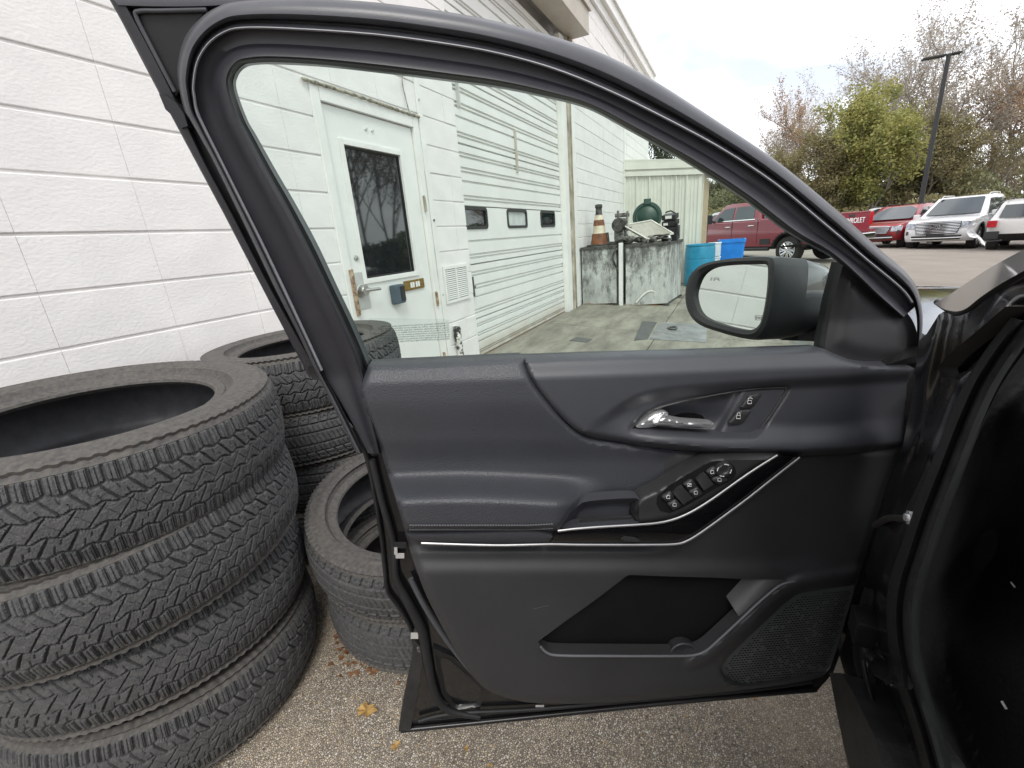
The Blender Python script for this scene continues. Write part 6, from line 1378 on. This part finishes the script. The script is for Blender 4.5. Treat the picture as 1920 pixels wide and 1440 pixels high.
sweep('door_opening_seal', so1[::4].tolist(), so2[::4].tolist(), [(0, -.03), (.05, -.004), (.16, .012), (.30, .016), (.46, .006), (.60, .012), (.75, .008), (.9, -.01), (1, -.07)], csurf, M_SEALB, car, 60, n=4)
ap = K([(1752, 569), (1775, 556), (1810, 532), (1860, 500), (1930, 462)], 4).tolist()+K([(1930, 502), (1880, 530), (1840, 556), (1812, 578), (1792, 584), (1770, 580)], 4).tolist()
apa = np.array(ap)
def tilted(p0, p1, n0):
    """a narrow facet of the body along the line p0-p1 on the side plane, turned to face n0"""
    A = csurf(np.array([p0[0], p1[0]], float), np.array([p0[1], p1[1]], float), np.zeros(2)); t = (A[1]-A[0])/np.linalg.norm(A[1]-A[0]); n = np.array(n0, float); n -= t*(n@t); n /= np.linalg.norm(n)
    def f(u, v, h):
        r = ray(u, v); k = ((A[0]-CAMP)@n+np.asarray(h, float))/(r@n); return CAMP+r*k[..., None]
    return f, n
PSF, PN = tilted((1755, 566), (1920, 482), (-.50, .40, .77))
M_SKYP = mat('sky_sheen_paint', (.035, .032, .030), .28, .0, var=.06, scale=8, coat=.5)  # the car's black, lightened so the sky's reflection sits in the colour
patch('windscreen_pillar', ap, PSF, 0.0, M_SKYP, car, PN, 6, skirt=0)
tube_px('pillar_seal', [(1757, 566), (1790, 586), (1815, 579), (1850, 553), (1930, 506)], .004, .004, M_BLACK, car, surf=csurf)
patch('pillar_gusset', [(1758, 690), (1775, 668), (1830, 622), (1885, 575), (1900, 572), (1890, 590), (1850, 632), (1800, 672), (1768, 708)], *[tilted((1768, 690), (1890, 580), (-.10, .40, .90))[0]], 0.0, M_SKYP, car, CNRM, 6, skirt=.02)  # tilted and lightened to carry the sky's reflection
tube_px('check_strap', [(1640, 985), (1665, 972), (1690, 972), (1712, 974)], [-.05, -.04, -.03, -.03], .006, M_STEEL, car, surf=csurf)
q = MB(); c_ = csurf(np.array([1714.]), np.array([972.]), np.array([-.012]))[0]-base_of(car); q.tube([c_+(0, -.02, 0), c_+(0, .008, 0)], .011, 10).tube([c_+(0, .004, 0), c_+(0, .012, 0)], .006, 8); q.obj('strap_bolt', M_SATIN, car, 50)
hs_ = MB(); 
for (u, v) in ((1618, 1175),):
    c_ = csurf(np.array([float(u)]), np.array([float(v)]), np.array([-.03]))[0]-base_of(car); hs_.box(c_-(.03, .02, .03), c_+(.03, .02, .03), 0, .008)
hs_.obj('door_hinge', M_SEMI, car, 40)
patch('sill_glint', [(1608, 1178), (1625, 1186), (1660, 1190), (1665, 1212), (1666, 1276), (1660, 1280), (1640, 1268), (1622, 1236), (1612, 1205)], tilted((1612, 1235), (1665, 1235), (.10, .35, .92))[0], 0.0, mat('sill_glint_paint', (.02, .02, .022), .12, var=.1, coat=1), car, CNRM, 6, skirt=.02)  # no real step: facet in the outline of a sky reflection, tilted to mirror it
sl_ = [(1545, 1268), (1565, 1262), (1600, 1300), (1640, 1300), (1700, 1290), (1730, 1450), (1595, 1450), (1570, 1350)]
patch('rocker_cover', [(1555, 1262), (1578, 1262), (1600, 1300), (1640, 1380), (1660, 1452), (1596, 1452), (1582, 1400), (1568, 1330)], csurf, lambda P: .020+.012*smooth01((P[:, 0]-1570)/40), M_SILL, car, CNRM, 8, skirt=.10)
tube_px('sill_edge', [(1618, 1240), (1632, 1300), (1655, 1380), (1675, 1452)], .004, .004, M_SEMI, car, surf=csurf)
# interior seen through the doorway, in shade
B0 = base_of(car)
it = MB(); x0, x1, y0, y1, zf, zr = -1.3, 1.22, -1.75, -.34, .34, 1.22
def bx(name, a, b, m, bev=.0): return MB().box(np.array(a)-B0, np.array(b)-B0, 0, bev).obj(name, m, car, 40 if bev else 0)
M_CARPET = mat('dark_carpet', (.015, .0152, .0152), .9, spec=.2, var=.35, scale=140, bump=.5, bscale=400); M_DASH = mat('dash_plastic', (.011, .0115, .0115), .7, spec=.25, var=.5, scale=45, bump=.2, bscale=500)
bx('cabin_floor', (-1.3, -1.75, .30), (1.2, -.33, .36), M_CARPET)
bx('firewall', (1.16, -1.75, .36), (1.22, -.34, .98), M_CARPET)
bx('dashboard', (.80, -1.75, .80), (1.15, -.50, 1.08), M_DASH, .10)
fw = (inner_edge[2:]+np.array([14, 2])).tolist()+[(1945, 1460), (1945, 640)]
def fw_h(P):
    u, v = P[:, 0], P[:, 1]; d = seg_dist(P, inner_edge)
    h = -.060-.10*smooth01((d-10)/70)
    h = h+.075*np.exp(-((v-780-.25*(u-1850))/95)**2)*smooth01((d-25)/60)          # end of the dashboard
    h = h-.13*np.exp(-((v-1030)/130)**2)*smooth01((d-40)/90)                        # footwell hollow
    h = h+.035*np.exp(-((v-1250-.3*(u-1800))/70)**2)*smooth01((d-30)/60)
    return h
side('footwell_trim', fw, fw_h, M_CARPET, 10, skirt=.0)
bx('far_side', (-1.3, -1.82, .30), (1.2, -1.76, 1.1), M_DASH)
bx('seat_base', (-.35, -.95, .38), (.22, -.42, .62), M_CARPET, .08)
for (u, v, w_) in ((1900, 1098, .012), (1884, 1324, .010)):
    p = csurf(np.array([float(u)]), np.array([float(v)]), fw_h(np.array([[float(u), float(v)]]))+.006)[0]-B0; MB().tube([p+(-w_*.45, 0, 0), p+(w_*.45, .002, .003)], .0018, 6).obj('trim_clip', M_PRINT, car, 60)
rf = MB(); nr = 10
V = [];
for i in range(nr+1):
    t = i/nr; y = -.42-1.35*t; z = 1.60+.05*math.sin(math.pi*t)
    V += [(x_, y, z-.03*abs(x_+.9)**2*.4) for x_ in (-2.6, -1.8, -.9, -.1)]
rf.add(V, [(i*4+j, i*4+j+1, i*4+j+5, i*4+j+4) for i in range(nr) for j in range(3)])
MB().add(np.array(rf.V)-B0, rf.F).obj('roof', M_GLOSS, car, 60)
def stick(name, P, r, m): return MB().tube(np.array(P)-B0, r, 8).obj(name, m, car, 60)
stick('roof_rail', [(.40, -.33, 1.345), (.15, -.37, 1.47), (-.1, -.41, 1.57), (-.9, -.42, 1.60), (-1.8, -.43, 1.58), (-2.6, -.46, 1.45)], .04, M_GLOSS)
stick('far_pillar', [(.84, -1.80, 1.10), (.40, -1.76, 1.345), (-.1, -1.74, 1.58)], .04, M_GLOSS)
MB().add(np.array([(1.05, -.45, 1.06), (1.05, -1.68, 1.06), (-.08, -1.62, 1.595), (-.08, -.52, 1.595)])-B0, [(0, 1, 2, 3)]).obj('windscreen', glass_mat('tinted_screen', (.55, .60, .58), 1.0), car)
bx('rear_body', (-2.9, -1.82, .35), (-.35, -.28, .98), M_GLOSS, .05)
stick('centre_pillar', [(-.25, -.29, .40), (-.27, -.30, 1.0), (-.42, -.42, 1.58)], .06, M_GLOSS)
# bonnet and wing ahead of the pillar
nu, nv = 24, 18; V = []
for i in range(nu+1):
    x = 1.12+1.25*i/nu
    for j in range(nv+1):
        t = j/nv; y = -.30-1.55*t; crease = .018*math.exp(-((t-.17)/.05)**2)
        z = 1.075-.13*(i/nu)**1.6-.09*(1-smooth01(t/.12))*1.0+.05*math.sin(math.pi*min(1, t*.9+.1))*.6+crease
        V.append((x, y, z))
V = np.array(V)-B0
o = MB().add(V, [(i*(nv+1)+j, (i+1)*(nv+1)+j, (i+1)*(nv+1)+j+1, i*(nv+1)+j+1) for i in range(nu) for j in range(nv)]).obj('bonnet', mat('bonnet_paint', (.02, .019, .018), .16, .2, var=.05, coat=1), car, 40)
V = []
for i in range(nu+1):
    x = 1.22+1.15*i/nu
    for z_, yy in ((1.0-.13*(i/nu)**1.6, -.305), (.94-.1*(i/nu)**1.6, -.272), (.75, -.262), (.55, -.275), (.38, -.31)): V.append((x, yy, z_))
MB().add(np.array(V)-B0, [(i*5+j, (i+1)*5+j, (i+1)*5+j+1, i*5+j+1) for i in range(nu) for j in range(4)]).obj('front_wing', M_GLOSS, car, 40)
bx('cowl', (1.02, -1.75, .92), (1.12, -.40, 1.03), M_BLACK, .03)
wheel(car, 1.75-B0[0], -.42-B0[1], .35, .24, M_RIMDK, 'dark').location.z = .35+float(ground_z(-.42))-B0[2]
wheel(car, -1.2-B0[0], -.42-B0[1], .35, .24, M_RIMDK, 'dark').location.z = .35+float(ground_z(-.42))-B0[2]
